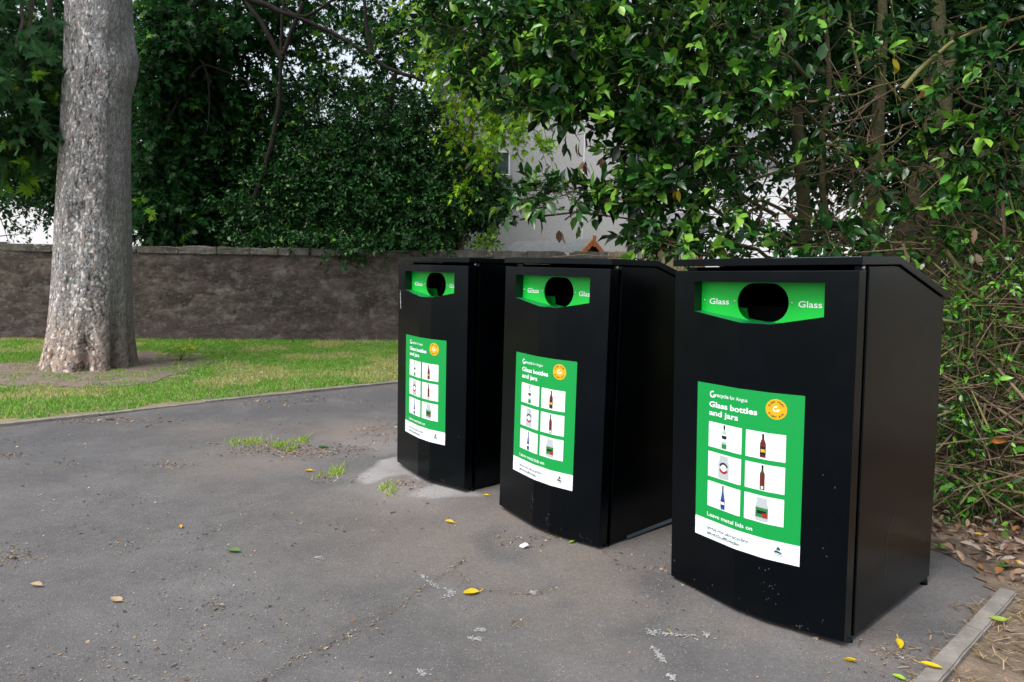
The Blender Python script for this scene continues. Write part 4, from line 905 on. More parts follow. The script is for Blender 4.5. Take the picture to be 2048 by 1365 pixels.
for u, v, Y, n in ((1125, 460, 4.5, 2), (1560, 462, 4.2, 3), (1535, 455, 4.2, 2), (1690, 475, 4.2, 2), (1555, 440, 4.2, 2), (1180, 330, 4.4, 6), (1160, 290, 4.4, 4), (1545, 70, 4.5, 2), (1835, 405, 4.1, 1), (1950, 515, 3.9, 2), (1345, 500, 4.1, 2), (1320, 510, 4.1, 2), (1955, 455, 3.9, 1), (1755, 255, 4.3, 2), (1850, 170, 4.3, 4)):
    c = at(u, v, Y); k = n; dl.add(c + RNG.normal(0, .03, (k, 3)), norm(RNG.normal(0, .4, (k, 3)) + [0, 0, -1]), RNG.normal(size=(k, 3)), RNG.uniform(.07, .105, k), pal(C_DRYL, k))
for u, v, Y in ((1785, 118, 4.2), (1795, 125, 4.2), (1310, 412, 4.3), (1350, 382, 4.2), (1145, 215, 4.4), (1160, 225, 4.4), (1355, 380, 4.2), (945, 22, 4.8), (1385, 15, 4.4), (940, 10, 4.8), (1030, 30, 4.7)):
    dl.add(at(u, v, Y)[None], norm(RNG.normal(0, .5, (1, 3)) + [.1, 0, -.8]), np.array([[-.3, -.9, .3]]), np.array([.075]), np.array([[.52, .42, .03]]))
dl.add(at(1978, 884, 3.6)[None], np.array([[.9, -.1, .2]]), np.array([[0, -.8, .5]]), np.array([.10]), np.array([[.42, .15, .03]]))
local(tb.build('branches', M_TWIG), hd); local(tg.build('bare_twigs', M_TWIG), hd)
local(lv.build('foliage', T_HOLLY, M_HOLLY), hd); local(lb.build('inner_shading_foliage', T_LEAF, M_DARKLEAF), hd); local(dl.build('withered_leaves', T_HOLLY, M_DRY), hd)

# ---- stone boundary wall
def wall_mat():
    m, nt, b = new_mat('old_rubble_wall'); L = nt.links
    tc = N(nt, 'ShaderNodeTexCoord'); P = tc.outputs['Object']
    mp = N(nt, 'ShaderNodeMapping'); mp.inputs['Scale'].default_value = (1, 1, 1.35); L.new(P, mp.inputs['Vector'])
    def noise(sc, det=6., ro=.62, vec=None):
        n = N(nt, 'ShaderNodeTexNoise', i_Scale=sc, i_Detail=det, i_Roughness=ro); L.new(vec or mp.outputs['Vector'], n.inputs['Vector']); return n.outputs['Fac']
    def ramp(src, *st):
        r = N(nt, 'ShaderNodeValToRGB'); e = r.color_ramp.elements
        while len(e) < len(st): e.new(.5)
        for k, (p, c) in enumerate(st): e[k].position = p; e[k].color = rgb(c)
        L.new(src, r.inputs['Fac']); return r.outputs['Color']
    def mix(fac, a, c):
        x = N(nt, 'ShaderNodeMix', data_type='RGBA'); L.new(fac, x.inputs['Factor'])
        for s_, k in ((a, 'A'), (c, 'B')):
            if isinstance(s_, tuple): x.inputs[k].default_value = rgb(s_)
            else: L.new(s_, x.inputs[k])
        return x.outputs['Result']
    c = ramp(noise(3.4, 9., .72), (.28, (.042, .033, .029)), (.5, (.080, .066, .057)), (.64, (.112, .098, .083)), (.80, (.17, .157, .135)))
    big = ramp(noise(.7, 4., .5, P), (.38, (1, 1, 1)), (.58, (0, 0, 0))); gb = N(nt, 'ShaderNodeMath', operation='MULTIPLY'); L.new(big, gb.inputs[0]); gb.inputs[1].default_value = .62; c = mix(gb.outputs[0], c, (.055, .042, .040))
    ta = N(nt, 'ShaderNodeAttribute', attribute_name='Tint'); xm = N(nt, 'ShaderNodeMix', data_type='RGBA', blend_type='MULTIPLY'); xm.inputs['Factor'].default_value = 1; L.new(c, xm.inputs['A']); L.new(ta.outputs['Color'], xm.inputs['B']); c = xm.outputs['Result']
    z = N(nt, 'ShaderNodeSeparateXYZ'); L.new(P, z.inputs[0])
    lo = N(nt, 'ShaderNodeMapRange'); lo.inputs['From Min'].default_value = .15; lo.inputs['From Max'].default_value = .5; lo.inputs['To Min'].default_value = .75; lo.inputs['To Max'].default_value = 0; L.new(z.outputs['Z'], lo.inputs['Value'])
    c = mix(lo.outputs['Result'], c, (.095, .072, .070))
    lich = ramp(noise(4., 7., .72), (.52, (0, 0, 0)), (.64, (1, 1, 1)))
    g = N(nt, 'ShaderNodeMath', operation='MULTIPLY'); L.new(lich, g.inputs[0]); g.inputs[1].default_value = .4
    c = mix(g.outputs[0], c, (.21, .21, .185))
    sp = ramp(noise(17., 6., .75), (.57, (0, 0, 0)), (.68, (1, 1, 1))); c = mix(sp, c, (.17, .16, .14))
    pits = ramp(noise(8., 8., .78), (.34, (1, 1, 1)), (.44, (0, 0, 0))); c = mix(pits, c, (.030, .025, .024))
    L.new(c, b.inputs['Base Color']); b.inputs['Roughness'].default_value = .95; b.inputs['Specular IOR Level'].default_value = .2
    bp = N(nt, 'ShaderNodeBump', i_Strength=.6, i_Distance=.04); L.new(noise(16., 8., .68), bp.inputs['Height']); L.new(bp.outputs['Normal'], b.inputs['Normal'])
    return m
M_WALL = wall_mat()
wl_ = empty('stone_wall', (-4, float(wall_y(-4)), 0), 'long dark lichen-stained stone boundary wall behind the lawn', 'wall')
def wall_top(x): return 1.495 + .010 * np.maximum(0, np.asarray(x) + 1.5)
wx = np.arange(-16, 2.02, .03); nzw = 52
WX, WT = np.meshgrid(wx, np.linspace(0, 1, nzw)); WZ = WT * wall_top(WX)
pw = np.stack([WX * 2.2, WZ * 5, WX * 0], -1); dv1, dv2, wc = voro(WX / .34 + (fbm(pw, 2, 7) - .5), WZ / .15 + (fbm(pw, 2, 8) - .5), 131)
relief = .010 * sstep(0, .18, dv2 - dv1) * (.2 + wc) + .018 * (fbm(pw * 1.5, 4, 9) - .5) - .012 * sstep(.3, .05, WZ)
WY = wall_y(WX) - relief
idx = np.arange(WX.size).reshape(WX.shape); fq = np.stack([idx[:-1, :-1], idx[:-1, 1:], idx[1:, 1:], idx[1:, :-1]], -1).reshape(-1, 4)
vs = np.stack([WX, WY, WZ], -1).reshape(-1, 3); n0 = len(vs); vb = vs.copy(); vb[:, 1] += .34
ends = np.concatenate([fq, fq[:, ::-1] + n0, np.stack([idx[-1, :-1], idx[-1, 1:], idx[-1, 1:] + n0, idx[-1, :-1] + n0], -1), np.stack([idx[:-1, -1], idx[:-1, -1] + n0, idx[1:, -1] + n0, idx[1:, -1]], -1)])
stn = ((.72 + .62 * wc) * (1.15 - .3 * sstep(0, .2, dv2 - dv1)))[..., None] * np.array([1., .985, .95]) * np.ones(3)
local(put('wall_body', np_mesh('wall', np.concatenate([vs, vb]), ends.ravel(), np.full(len(ends), 4), np.concatenate([stn.reshape(-1, 3)] * 2)), M_WALL, None, True), wl_)
def coping_mat():
    m = plain('lichened_coping', (.082, .075, .064), .95, var=.5, vscale=9, bump=.9, bscale=50); nt = m.node_tree; b = nt.nodes['Principled BSDF']
    src = b.inputs['Base Color'].links[0].from_socket; tc = N(nt, 'ShaderNodeTexCoord')
    for sc, lo_, hi_, c in ((4.6, .63, .68, (.40, .42, .40)), (2.3, .62, .68, (.085, .055, .012)), (16., .66, .72, (.28, .28, .25))):
        n = N(nt, 'ShaderNodeTexNoise', i_Scale=sc, i_Detail=6., i_Roughness=.6); mp = N(nt, 'ShaderNodeMapping'); mp.inputs['Location'].default_value = (sc * 3, 1, sc); nt.links.new(tc.outputs['Object'], mp.inputs['Vector']); nt.links.new(mp.outputs['Vector'], n.inputs['Vector'])
        r = N(nt, 'ShaderNodeValToRGB'); r.color_ramp.elements[0].position = lo_; r.color_ramp.elements[1].position = hi_; nt.links.new(n.outputs['Fac'], r.inputs['Fac'])
        x = N(nt, 'ShaderNodeMix', data_type='RGBA'); nt.links.new(r.outputs['Color'], x.inputs['Factor']); nt.links.new(src, x.inputs['A']); x.inputs['B'].default_value = rgb(c); src = x.outputs['Result']
    nt.links.new(src, b.inputs['Base Color']); return m
M_COP = coping_mat()
x = -16.0; cop = []
while x < 1.95:
    ln = min(random.uniform(.45, .95), 2.03 - x)
    bm = bmesh.new(); zt_ = float(wall_top(x + ln / 2)); h = .105 + random.uniform(-.012, .012)
    box_bm(bm, .0, ln - .0005, -.022 + random.uniform(-.008, .008), .37, -.02, h)
    bmesh.ops.subdivide_edges(bm, edges=bm.edges[:], cuts=3, use_grid_fill=True)
    for v in bm.verts:
        q = fbm(np.array([[v.co.x * 5 + x * 9, v.co.y * 5, v.co.z * 5]]), 3, 17)[0] - .5; v.co += Vector((0, -.06 * q, .075 * q * (v.co.z > .03)))
    bmesh.ops.bevel(bm, geom=[e for e in bm.edges if len(e.link_faces) == 2 and e.calc_face_angle(0) > .9], offset=.012, segments=2, affect='EDGES')
    o = put('coping_stone', bm_mesh(bm), M_COP); o.location = (x, float(wall_y(x)), zt_); o.rotation_euler = (0, rad(random.uniform(-.7, .7)), math.atan(.082)); local(o, wl_); x += ln

# ---- house with grey roughcast gable, white buildings, shed, outbuilding, picket fence
M_RC = plain('grey_roughcast', (.42, .42, .41), .95, var=.30, vscale=38, bump=1., bscale=30)
M_WHITE = plain('white_render', (.80, .81, .82), .9, var=.04, vscale=3)
M_SLATE = plain('slate_roof', (.15, .155, .165), .7, var=.3, vscale=8, bump=.5, bscale=30)
M_FRAME = plain('white_painted_frame', (.75, .76, .76), .5)
M_PIPE = plain('black_downpipe', (.012, .012, .013), .5)
M_PANE, _nt, _b = new_mat('dark_window_glass'); _b.inputs['Base Color'].default_value = (.035, .055, .065, 1); _b.inputs['Roughness'].default_value = .06; _b.inputs['Specular IOR Level'].default_value = .8
def house(name, loc, rz, wd, dp, he, rh, mw, label, wins=(), gable_front=True, cat='house', mr=None):
    o = empty(name, loc, label, cat, None, (0, 0, rz))
    if gable_front: pts = [(0, -.2), (wd, -.2), (wd, he), (wd / 2, he + rh), (0, he)]; prism('walls', pts, 0, dp, mw, o)
    else: box('walls', (0, wd, 0, dp, -.2, he), mw, o)
    bm = bmesh.new(); t = .14; ov = .22
    if gable_front:
        for s_ in (-1, 1):
            xe = (-ov if s_ < 0 else wd + ov); ze = he - ov * rh / (wd / 2)
            q = [(xe, -ov), (wd / 2, -ov), (wd / 2, dp + ov), (xe, dp + ov)]; zz_ = [ze, he + rh, he + rh, ze]
            a = [bm.verts.new((p[0], p[1], z_ + .02)) for p, z_ in zip(q, zz_)]; b = [bm.verts.new((p[0], p[1], z_ + t)) for p, z_ in zip(q, zz_)]
            bm.faces.new(a); bm.faces.new(b)
            for i in range(4): bm.faces.new((a[i - 1], a[i], b[i], b[i - 1]))
    else:
        for s_ in (0, 1):
            ye = (-ov if s_ == 0 else dp + ov); ze = he - ov * rh / (dp / 2)
            q = [(-ov, ye), (wd + ov, ye), (wd + ov, dp / 2), (-ov, dp / 2)]; zz_ = [ze, ze, he + rh, he + rh]
            a = [bm.verts.new((p[0], p[1], z_ + .02)) for p, z_ in zip(q, zz_)]; b = [bm.verts.new((p[0], p[1], z_ + t)) for p, z_ in zip(q, zz_)]
            bm.faces.new(a); bm.faces.new(b)
            for i in range(4): bm.faces.new((a[i - 1], a[i], b[i], b[i - 1]))
        for xx in (0.0, wd - .2):
            prism('gable', [(xx, he), (xx + .2, he), (xx + .2, he + .01), (xx, he + .01)], 0, dp, mw, o)
    bmesh.ops.recalc_face_normals(bm, faces=bm.faces[:]); put('roof', bm_mesh(bm), mr or M_SLATE, o)
    for (wx0, wz0, ww, wh) in wins:
        bm = bmesh.new(); f_ = .035
        for d_ in ((wx0, wx0 + f_, wz0, wz0 + wh), (wx0 + ww - f_, wx0 + ww, wz0, wz0 + wh), (wx0 + f_, wx0 + ww - f_, wz0, wz0 + f_), (wx0 + f_, wx0 + ww - f_, wz0 + wh - f_, wz0 + wh)): box_bm(bm, d_[0], d_[1], -.035, .01, d_[2], d_[3])
        fr = put('window', bm_mesh(bm), M_FRAME, o)
        box('pane', (wx0 + f_, wx0 + ww - f_, -.012, -.004, wz0 + f_, wz0 + wh - f_), M_PANE, fr)
        box('sill', (wx0 - .06, wx0 + ww + .06, -.10, -.002, wz0 - .09, wz0 - .003), M_CONC, fr)
    return o
HY = 17.0
hl, hr_ = at(880, 500, HY), at(1262, 500, HY)
zt_, zb_ = at(1012, 303, HY)[2], at(1012, 352, HY)[2]; wxr = at(1020, 330, HY)[0] - hl[0]
hs = house('rendered_house', (hl[0], HY, 0), 0, hr_[0] - hl[0], 9, 5.4, 2.6, M_RC, 'grey roughcast house with a dark window standing behind the wall', [(wxr - .85, zb_, .85, zt_ - zb_)])
WD = hr_[0] - hl[0]
box('downpipe', (WD - .10, WD - .01, -.11, -.02, 0, 5.3), M_PIPE, hs); box('white_pipe', (at(914, 300, HY)[0] - hl[0], at(921, 300, HY)[0] - hl[0], -.09, -.01, 2.6, 5.3), M_FRAME, hs)
xs_ = at(1165, 400, HY)[0] - hl[0]; box('render_joint', (xs_, xs_ + .02, -.006, .004, 0, 5.3), M_FRAME, hs)
a_ = at(-330, 500, 24); b_ = at(820, 500, 24)
house('white_building', (a_[0], 24, 0), 0, b_[0] - a_[0], 7, at(50, 385, 24)[2], 2.0, M_WHITE, 'long white rendered building beyond the wall, glimpsed left of the grey trunk', [(at(-60, 500, 24)[0] - a_[0], .6, 1.35, at(-60, 487, 24)[2] - .6 + .1)], False, 'building')
a_ = at(1278, 500, 19); b_ = at(1760, 500, 19)
house('white_cottage', (a_[0], 19, 0), 0, b_[0] - a_[0], 6, 4.2, 2.2, M_WHITE, 'white cottage seen only in bright specks through the holly hedge', (), False)
# timber summerhouse: orange barge boards on a slate-grey roof
sp_ = at(1188, 477, 13.4); wd_ = 1.02
sh = empty('garden_shed', (sp_[0], sp_[1], 0), 'small garden shed with orange timber gable and grey roof peeping over the wall', 'shed', None, (0, 0, rad(38)))
ap = sp_[2]; rise = .42; ln_ = 2.3
M_OR = plain('orange_stained_timber', (.42, .13, .028), .6, var=.25, vscale=14); M_DKW = plain('dark_timber', (.035, .022, .015), .8)
M_FELT = plain('grey_felt_shingle', (.22, .235, .235), .85, var=.2, vscale=12, bump=.4, bscale=40)
prism('walls', [(-wd_ / 2, 0), (wd_ / 2, 0), (wd_ / 2, ap - rise - .08), (0, ap - .08), (-wd_ / 2, ap - rise - .08)], .10, ln_, M_DKW, sh)
for s_ in (-1, 1):
    prism('barge_board', [(0, ap), (s_ * (wd_ / 2 + .12), ap - rise - .10), (s_ * (wd_ / 2 + .12), ap - rise - .21), (0, ap - .11)][::s_], 0, .035, M_OR, sh)
    prism('roof_panel', [(0, ap - .01), (s_ * (wd_ / 2 + .13), ap - rise - .11), (s_ * (wd_ / 2 + .13), ap - rise - .14), (0, ap - .04)][::s_], .036, ln_ + .1, M_FELT, sh)
prism('tie_board', [(-.36, ap - .34), (.36, ap - .34), (.36, ap - .40), (-.36, ap - .40)], .01, .03, M_OR, sh)
prism('finial', [(-.035, ap + .05), (.035, ap + .05), (.02, ap - .16), (-.02, ap - .16)], -.03, -.002, M_OR, sh)
a_ = at(1312, 500, 14.5)
ob = house('brick_outbuilding', (a_[0], 14.5, 0), rad(-6), .95, 1.8, at(1340, 462, 14.5)[2], .3, plain('orange_brick', (.20, .088, .042), .9, var=.35, vscale=11, bump=.5, bscale=50), 'low orange-brown brick outbuilding half hidden by holly twigs', (), False, 'outbuilding')
fn = empty('picket_fence', tuple(at(1225, 600, 11.6) * [1, 1, 0]), 'weathered picket fence between the wall end and the hedge', 'fence')
M_PK = plain('weathered_picket', (.20, .17, .10), .9, var=.35, vscale=20)
p0, p1 = at(1224, 505, 11.6), at(1400, 505, 11.6); nP = 26
for k in range(nP):
    xk = (p0[0] + (p1[0] - p0[0]) * k / nP); yk = 12.1 - .5 * k / nP; tp = p0[2] + .03 + random.uniform(-.02, .02)
    local(prism('picket', [(xk, .05), (xk + .045, .05), (xk + .045, tp - .03), (xk + .0225, tp), (xk, tp - .03)], yk, yk + .018, M_PK), fn)
bm = bmesh.new()
for zr in (.4, 1.15):
    vs = [bm.verts.new((x_, y_, z_)) for (x_, y_) in ((p0[0], 12.15), (p1[0], 11.65)) for z_ in (zr, zr + .07)]; bm.faces.new((vs[0], vs[2], vs[3], vs[1]))
local(put('rail', bm_mesh(bm), M_PK), fn)
q0 = at(1268, 470, 11.5); local(box('post', (q0[0], q0[0] + .055, 11.5, 11.56, 0, q0[2]), M_FRAME), fn)

# ---- grass, daisies
def blades(P, h, wd, col, lean=.45):
    n = len(P); a = RNG.uniform(0, 6.283, n); s_ = np.stack([np.cos(a), np.sin(a), a * 0], -1) * (wd / 2)[:, None]
    tip = np.stack([RNG.normal(0, lean, n), RNG.normal(0, lean, n), np.ones(n)], -1) * h[:, None]
    v = np.stack([P - s_, P + s_, P + tip], 1).reshape(-1, 3); return v, np.arange(3 * n), np.full(n, 3), np.repeat(col, 3, 0)
n = 330000
gxr, gyr = RNG.uniform(-8.4, .6, n), RNG.uniform(3.2, 12.3, n)
P = np.stack([gxr, gyr, np.full(n, LZ)], -1); kd_ = gyr - np.interp(gxr, kx, ky)
pn = fbm(P * 1.3, 4, 51); pn2 = fbm(P * 5, 3, 53)
sj = fbm(P * 3.2, 3, 57); sj2 = fbm(P * 3.2, 3, 58); ins = in_poly(gxr + (sj - .5) * .5, gyr + (sj2 - .5) * .9, soil_poly); dist = np.hypot(gxr, gyr)
keep = (kd_ > .05 + .36 * (pn2 - .32)) & (gyr < wall_y(gxr) - .01) & (~ins | (RNG.random(n) < .45 * sstep(.46, .6, pn2))) & (RNG.random(n) < np.clip(.45 + 1.0 * pn2, 0, 1))
P, pn, pn2, dist, kd_ = P[keep], pn[keep], pn2[keep], dist[keep], kd_[keep]; n = len(P)
dry = np.clip(sstep(.48, .62, pn) * .9 + .35 * sstep(.55, .7, pn2), 0, 1)
col = pal([(.150, .36, .035, 4), (.22, .45, .05, 3), (.095, .27, .025, 3)], n)
dryc = pal([(.50, .46, .20, 3), (.40, .40, .11, 3), (.55, .48, .28, 1)], n); k = (RNG.random(n) < dry * .75)[:, None]; col = np.where(k, dryc, col) * RNG.uniform(.8, 1.2, (n, 1))
hh = RNG.uniform(.014, .036, n) * (.7 + .8 * pn2) * (1 + .6 * sstep(.4, .0, wall_y(P[:, 0]) - P[:, 1])) * (1 + .5 * sstep(.25, 0, kd_))
M_GRASS = tint_mat('grass_blade', .6, .3, .25)
o = put('grass', np_mesh('grass', *blades(P, hh, RNG.uniform(.006, .012, n), col)), M_GRASS); tag(o, 'short mown grass of the lawn with dry straw patches', 'grass', None, 'stuff')
n = 150; dp_ = []
while len(dp_) < n:
    u, v = random.choice([(random.gauss(470, 60), random.gauss(725, 18)), (random.uniform(300, 790), random.uniform(690, 770)), (random.gauss(740, 30), random.gauss(690, 4))]); p = gr(u, v, LZ)
    if p[1] < wall_y(p[0]) - .05 and p[1] - np.interp(p[0], kx, ky) > .15 and not in_poly(np.array([p[0]]), np.array([p[1]]), soil_poly)[0] and p[1] > 0: dp_.append(p)
dp_ = np.array(dp_); lv = Leaves(); m_ = 6
for k in range(m_):
    a = 6.283 * k / m_; lv.add(dp_ + [0, 0, .04], np.tile([math.cos(a), math.sin(a), .25], (n, 1)), np.tile([0, 0, 1.], (n, 1)), np.full(n, .013), np.tile([.75, .75, .74], (n, 1)))
tag(lv.build('daisies', T_LEAF, M_GRASS), 'tiny white daisies scattered over the lawn', 'daisies', None, 'stuff')

# ---- small plants on lawn and asphalt
sp = gr(362, 722, LZ)
pl = empty('sapling', tuple(sp), 'little yellow-green maple sapling in the bare soil right of the trunk', 'sapling')
lv, tb = Leaves(), Tubes()
for k in range(7):
    a = random.uniform(0, 6.28); tb.one([sp, sp + [.03 * math.cos(a), .03 * math.sin(a), .10], sp + [.10 * math.cos(a), .10 * math.sin(a), random.uniform(.12, .22)]], [.005, .004, .002], 5, (.12, .14, .04))
for k in range(64):
    a = random.uniform(0, 6.28); r = random.uniform(.02, .16); c = sp + [r * math.cos(a), r * math.sin(a), random.uniform(.05, .24)]
    lv.add(c[None], np.array([[math.cos(a), math.sin(a), -.1]]), np.array([[random.gauss(0, .3), random.gauss(-.3, .3), 1]]), np.array([random.uniform(.06, .10)]), np.array([(.50, .52, .04) if c[2] > sp[2] + .16 else (.20, .38, .04)]))
local(tb.build('stem', M_BARK), pl); local(lv.build('foliage', T_MAPLE5, M_SOFT), pl)
TUFT = [(495, 886, 60, 26, 'long bright green grass tuft growing from the asphalt crack, leftmost of the cluster'), (560, 892, 40, 20, 'middle green grass tuft of the cluster on the asphalt'), (604, 881, 26, 18, 'small upright green tuft at the right end of the asphalt cluster'), (580, 899, 18, 10, 'tiny green tuft just below the middle tuft'), (673, 945, 34, 18, 'pale straggly grass tuft on open asphalt beside the orange leaf'),
        (772, 974, 26, 12, 'short green tuft by the pale concrete patch at the far bin'), (784, 984, 22, 8, 'flat yellowish tuft just right of the short tuft at the far bin'), (638, 954, 14, 6, 'tiny sparse weed left of the pale straggly tuft'), (118, 742, 40, 18, 'yellow-green grass clump at the left root of the big trunk'), (238, 742, 18, 14, 'dark green weed tuft at the right root of the big trunk')]
for (u, v, wpx, n, lab) in TUFT:
    on = u < 300; z0 = LZ + .006 if on else 0; c = gr(u, v, z0); sc = c[1] / F; n *= 7
    P = np.stack([RNG.normal(c[0], wpx * sc * .30, n), RNG.normal(c[1], .055, n), np.full(n, z0)], -1)
    if not on: P[:, 2] = gz(P[:, 0], P[:, 1])
    g_ = pal([(.22, .42, .03, 4), (.30, .48, .04, 3), (.42, .38, .13, 1 if 'pale' not in lab and 'yellow' not in lab else 5)], n)
    t_ = empty('grass_tuft', tuple(c), lab, 'weed', 'weeds in the asphalt and soil')
    local(put('blades', np_mesh('blades', *blades(P, RNG.uniform(.018, .045, n) * (1.1 if wpx > 30 else .8), RNG.uniform(.004, .008, n), g_, .5)), M_GRASS), t_)

# ---- fallen leaves lying about
def fallen(u, v, size, col, yaw, label, fold=.5, tpl='l', z=None, mat=None, tilt=0.0):
    p = gr(u, v); zz_ = (float(gz(p[0], p[1])) if z is None else z) + .004
    bm = bmesh.new(); NS = 9; rows_ = []
    for k in range(NS):
        t = k / (NS - 1); hw = size * .34 * math.sin(math.pi * min(1, t * .94 + .06)) ** .75 * (1 - .25 * t)
        y_ = size * (t - .5); lift = size * (.06 + .16 * (t - .4) ** 2 * 4 * .5)
        rows_.append([bm.verts.new((sx_ * hw * math.cos(fold * abs(sx_)), y_, lift + abs(sx_) * hw * math.sin(fold) * (1.2 if sx_ > 0 else .8))) for sx_ in (-1, -.5, 0, .5, 1)])
    for k in range(NS - 1):
        for i in range(4): bm.faces.new((rows_[k][i], rows_[k][i + 1], rows_[k + 1][i + 1], rows_[k + 1][i]))
    st = [(0, -size * .5, size * .10), (size * .03, -size * .66, size * .13), (size * .08, -size * .82, size * .22)]
    for (a_, b_) in zip(st[:-1], st[1:]):
        a_, b_ = Vector(a_), Vector(b_); w_ = Vector((size * .022, 0, 0)); h_ = Vector((0, 0, size * .025))
        q = [bm.verts.new(p_) for p_ in (a_ - w_, a_ + w_, b_ + w_, b_ - w_)]; q2 = [bm.verts.new(p_) for p_ in (a_ + h_, b_ + h_)]
        bm.faces.new(q); bm.faces.new((q[0], q2[0], q2[1], q[3])); bm.faces.new((q[1], q[2], q2[1], q2[0]))
    bmesh.ops.remove_doubles(bm, verts=bm.verts[:], dist=1e-5)
    zmin = min(v_.co.z for v_ in bm.verts)
    me = bm_mesh(bm); a = me.attributes.new('Tint', 'FLOAT_COLOR', 'POINT')
    for i, d_ in enumerate(a.data):
        k_ = 1 + .25 * (vnoise(np.array([np.array(me.vertices[i].co) * 90 + u]), 3)[0] - .5); d_.color = (col[0] * k_, col[1] * k_ * k_, col[2], 1)
    o = put('fallen_leaf', me, M_LEAFY, None, True); o.location = (p[0], p[1], zz_ - zmin); o.rotation_euler = (tilt, 0, yaw)
    return tag(o, label, 'leaf', 'fallen leaves on the ground')
M_LEAFY = tint_mat('fallen_leaf', .55, .25, .35)
YEL, ORG, GRN, TAN, PGR = (.66, .46, .012), (.58, .30, .012), (.10, .26, .03), (.40, .29, .18), (.34, .44, .08)
fallen(941, 1189, .068, YEL, 1.9, 'large curled yellow leaf on the asphalt between camera and middle bin', .6)
fallen(898, 1047, .050, YEL, 1.2, 'thin folded yellow leaf left of the middle bin', .9)
fallen(361, 1056, .042, ORG, .6, 'small orange-yellow leaf alone on the left asphalt', .8)
fallen(617, 944, .052, (.55, .33, .01), 1.7, 'orange leaf beside the pale straggly grass tuft', .8)
fallen(1702, 1326, .050, YEL, -2.4, 'yellow leaf with raised stalk in front of the near bin corner', .9, tilt=.3)
fallen(1799, 1293, .056, YEL, -1.0 + math.pi * 1.2, 'yellow leaf with upright stalk right of the near bin', .7, tilt=-.2)
fallen(1862, 1352, .062, YEL, 4.1, 'yellow leaf lying on the nearer edging slab', .5, z=.028)
fallen(2038, 1142, .072, YEL, 1.3, 'broad yellow leaf at the right edge beside a green leaf', .3, z=.03)
fallen(972, 992, .034, YEL, 1.4, 'tiny yellow leaf in the gap between far and middle bins', .5)
fallen(1953, 1090, .042, (.62, .36, .01), 1.2, 'small golden leaf on the leaf litter under the hedge', .4, z=.05)
fallen(1882, 1104, .075, GRN, 1.3, 'fresh green laurel leaf at the back corner of the near bin', .3, z=.02)
fallen(2006, 1141, .082, (.10, .24, .04), -.8, 'dark green leaf on the earth at the right edge', .3, z=.02)
fallen(1993, 1251, .066, PGR, 1.5, 'pale green leaf on brown earth right of the edging slabs', .2, z=.02)
fallen(1797, 1359, .040, (.25, .42, .03), .8, 'narrow bright green leaf by the bottom edge of the photo', .6)
fallen(466, 1105, .066, (.09, .17, .04), 1.5, 'dark green withered leaf alone in the middle of the asphalt', .7)
fallen(645, 896, .075, (.03, .11, .03), 1.5, 'round dark green leaf right of the tuft cluster', .3)
fallen(232, 1203, .060, TAN, 1.2, 'dry tan leaf on the lower left asphalt', .4)
fallen(1917, 1122, .062, (.42, .30, .2), 0, 'curled tan leaf standing on soil behind the near bin', .9, z=.02, tilt=.5)
fallen(72, 1174, .055, TAN, 1.4, 'thin pale dry leaf at the far left of the asphalt', .8)
fallen(1145, 1086, .040, (.28, .42, .02), -.9, 'small lime green leaf against the foot of the middle bin', .5)
pb = gr(1048, 1096)
bm = bmesh.new(); bmesh.ops.create_icosphere(bm, subdivisions=2, radius=.017)
for v in bm.verts: v.co = Vector((v.co.x * 1.3 + random.gauss(0, .001), v.co.y * .9, v.co.z * .6 + (v.co.x > 0) * .006))
o = put('pebble', bm_mesh(bm), plain('white_chip', (.75, .76, .80), .7)); o.location = (pb[0], pb[1], float(gz(pb[0], pb[1])) + .008); tag(o, 'small white stone chip on the asphalt by the middle bin', 'stone')

# ---- loose stuff: leaf litter, dry grass, crumbs
def hedge_q(x, y): return (x - 1.80) * .751 + (y - 3.4) * .66
n = 16000; lx, ly = RNG.uniform(1.2, 4.6, n), RNG.uniform(1.4, 6.0, n); q = hedge_q(lx, ly)
d_ = np.array([E2[0] - E0[0], E2[1] - E0[1]]); side = (lx - E0[0]) * d_[1] - (ly - E0[1]) * d_[0]
pr = np.where(q > -.02, .62, np.where(q > -.30, .16, .05)) * ((side > .07) | (q > -.12)) * (q < 2.2)
k = (RNG.random(n) < pr) & in_poly(lx, ly, bed); lx, ly, q = lx[k], ly[k], q[k]; n = len(lx)
lv = Leaves(); zl = .012 + RNG.random(n) * np.where(q > 0, .07, .008)
lv.add(np.stack([lx, ly, zl], -1), norm(np.stack([RNG.normal(size=n), RNG.normal(size=n), RNG.normal(0, .28, n)], -1)), np.stack([RNG.normal(0, .45, n), RNG.normal(0, .45, n), np.ones(n)], -1), RNG.uniform(.035, .075, n) * np.where(q > -.05, 1, .6),
       pal([(.26, .165, .11, 4), (.20, .115, .07, 4), (.34, .25, .20, 3.5), (.13, .075, .05, 3), (.44, .36, .31, 1.6), (.30, .13, .04, .5), (.10, .2, .03, .25)], n) * RNG.uniform(.7, 1.2, (n, 1)))
tag(lv.build('leaf_litter', T_HOLLY, M_DRY), 'brown leaf litter carpeting the ground under the hedge', 'leaf litter', None, 'stuff')
n = 9000; lx, ly = RNG.uniform(1.2, 3.4, n), RNG.uniform(1.5, 3.6, n); side = (lx - E0[0]) * d_[1] - (ly - E0[1]) * d_[0]; q = hedge_q(lx, ly)
k = (((side > .065) & (q < .1)) | ((side < -.0) & (side > -.09) & (RNG.random(n) < .35) & (q < -.3))) & (fbm(np.stack([lx * 5, ly * 5, lx * 0], -1), 3, 5) > .42); lx, ly, side = lx[k], ly[k], side[k]; n = len(lx)
a = RNG.uniform(0, 6.28, n); hl_ = RNG.uniform(.008, .03, n); zc = np.where(side > 0, .014, .004) + RNG.random(n) * .008
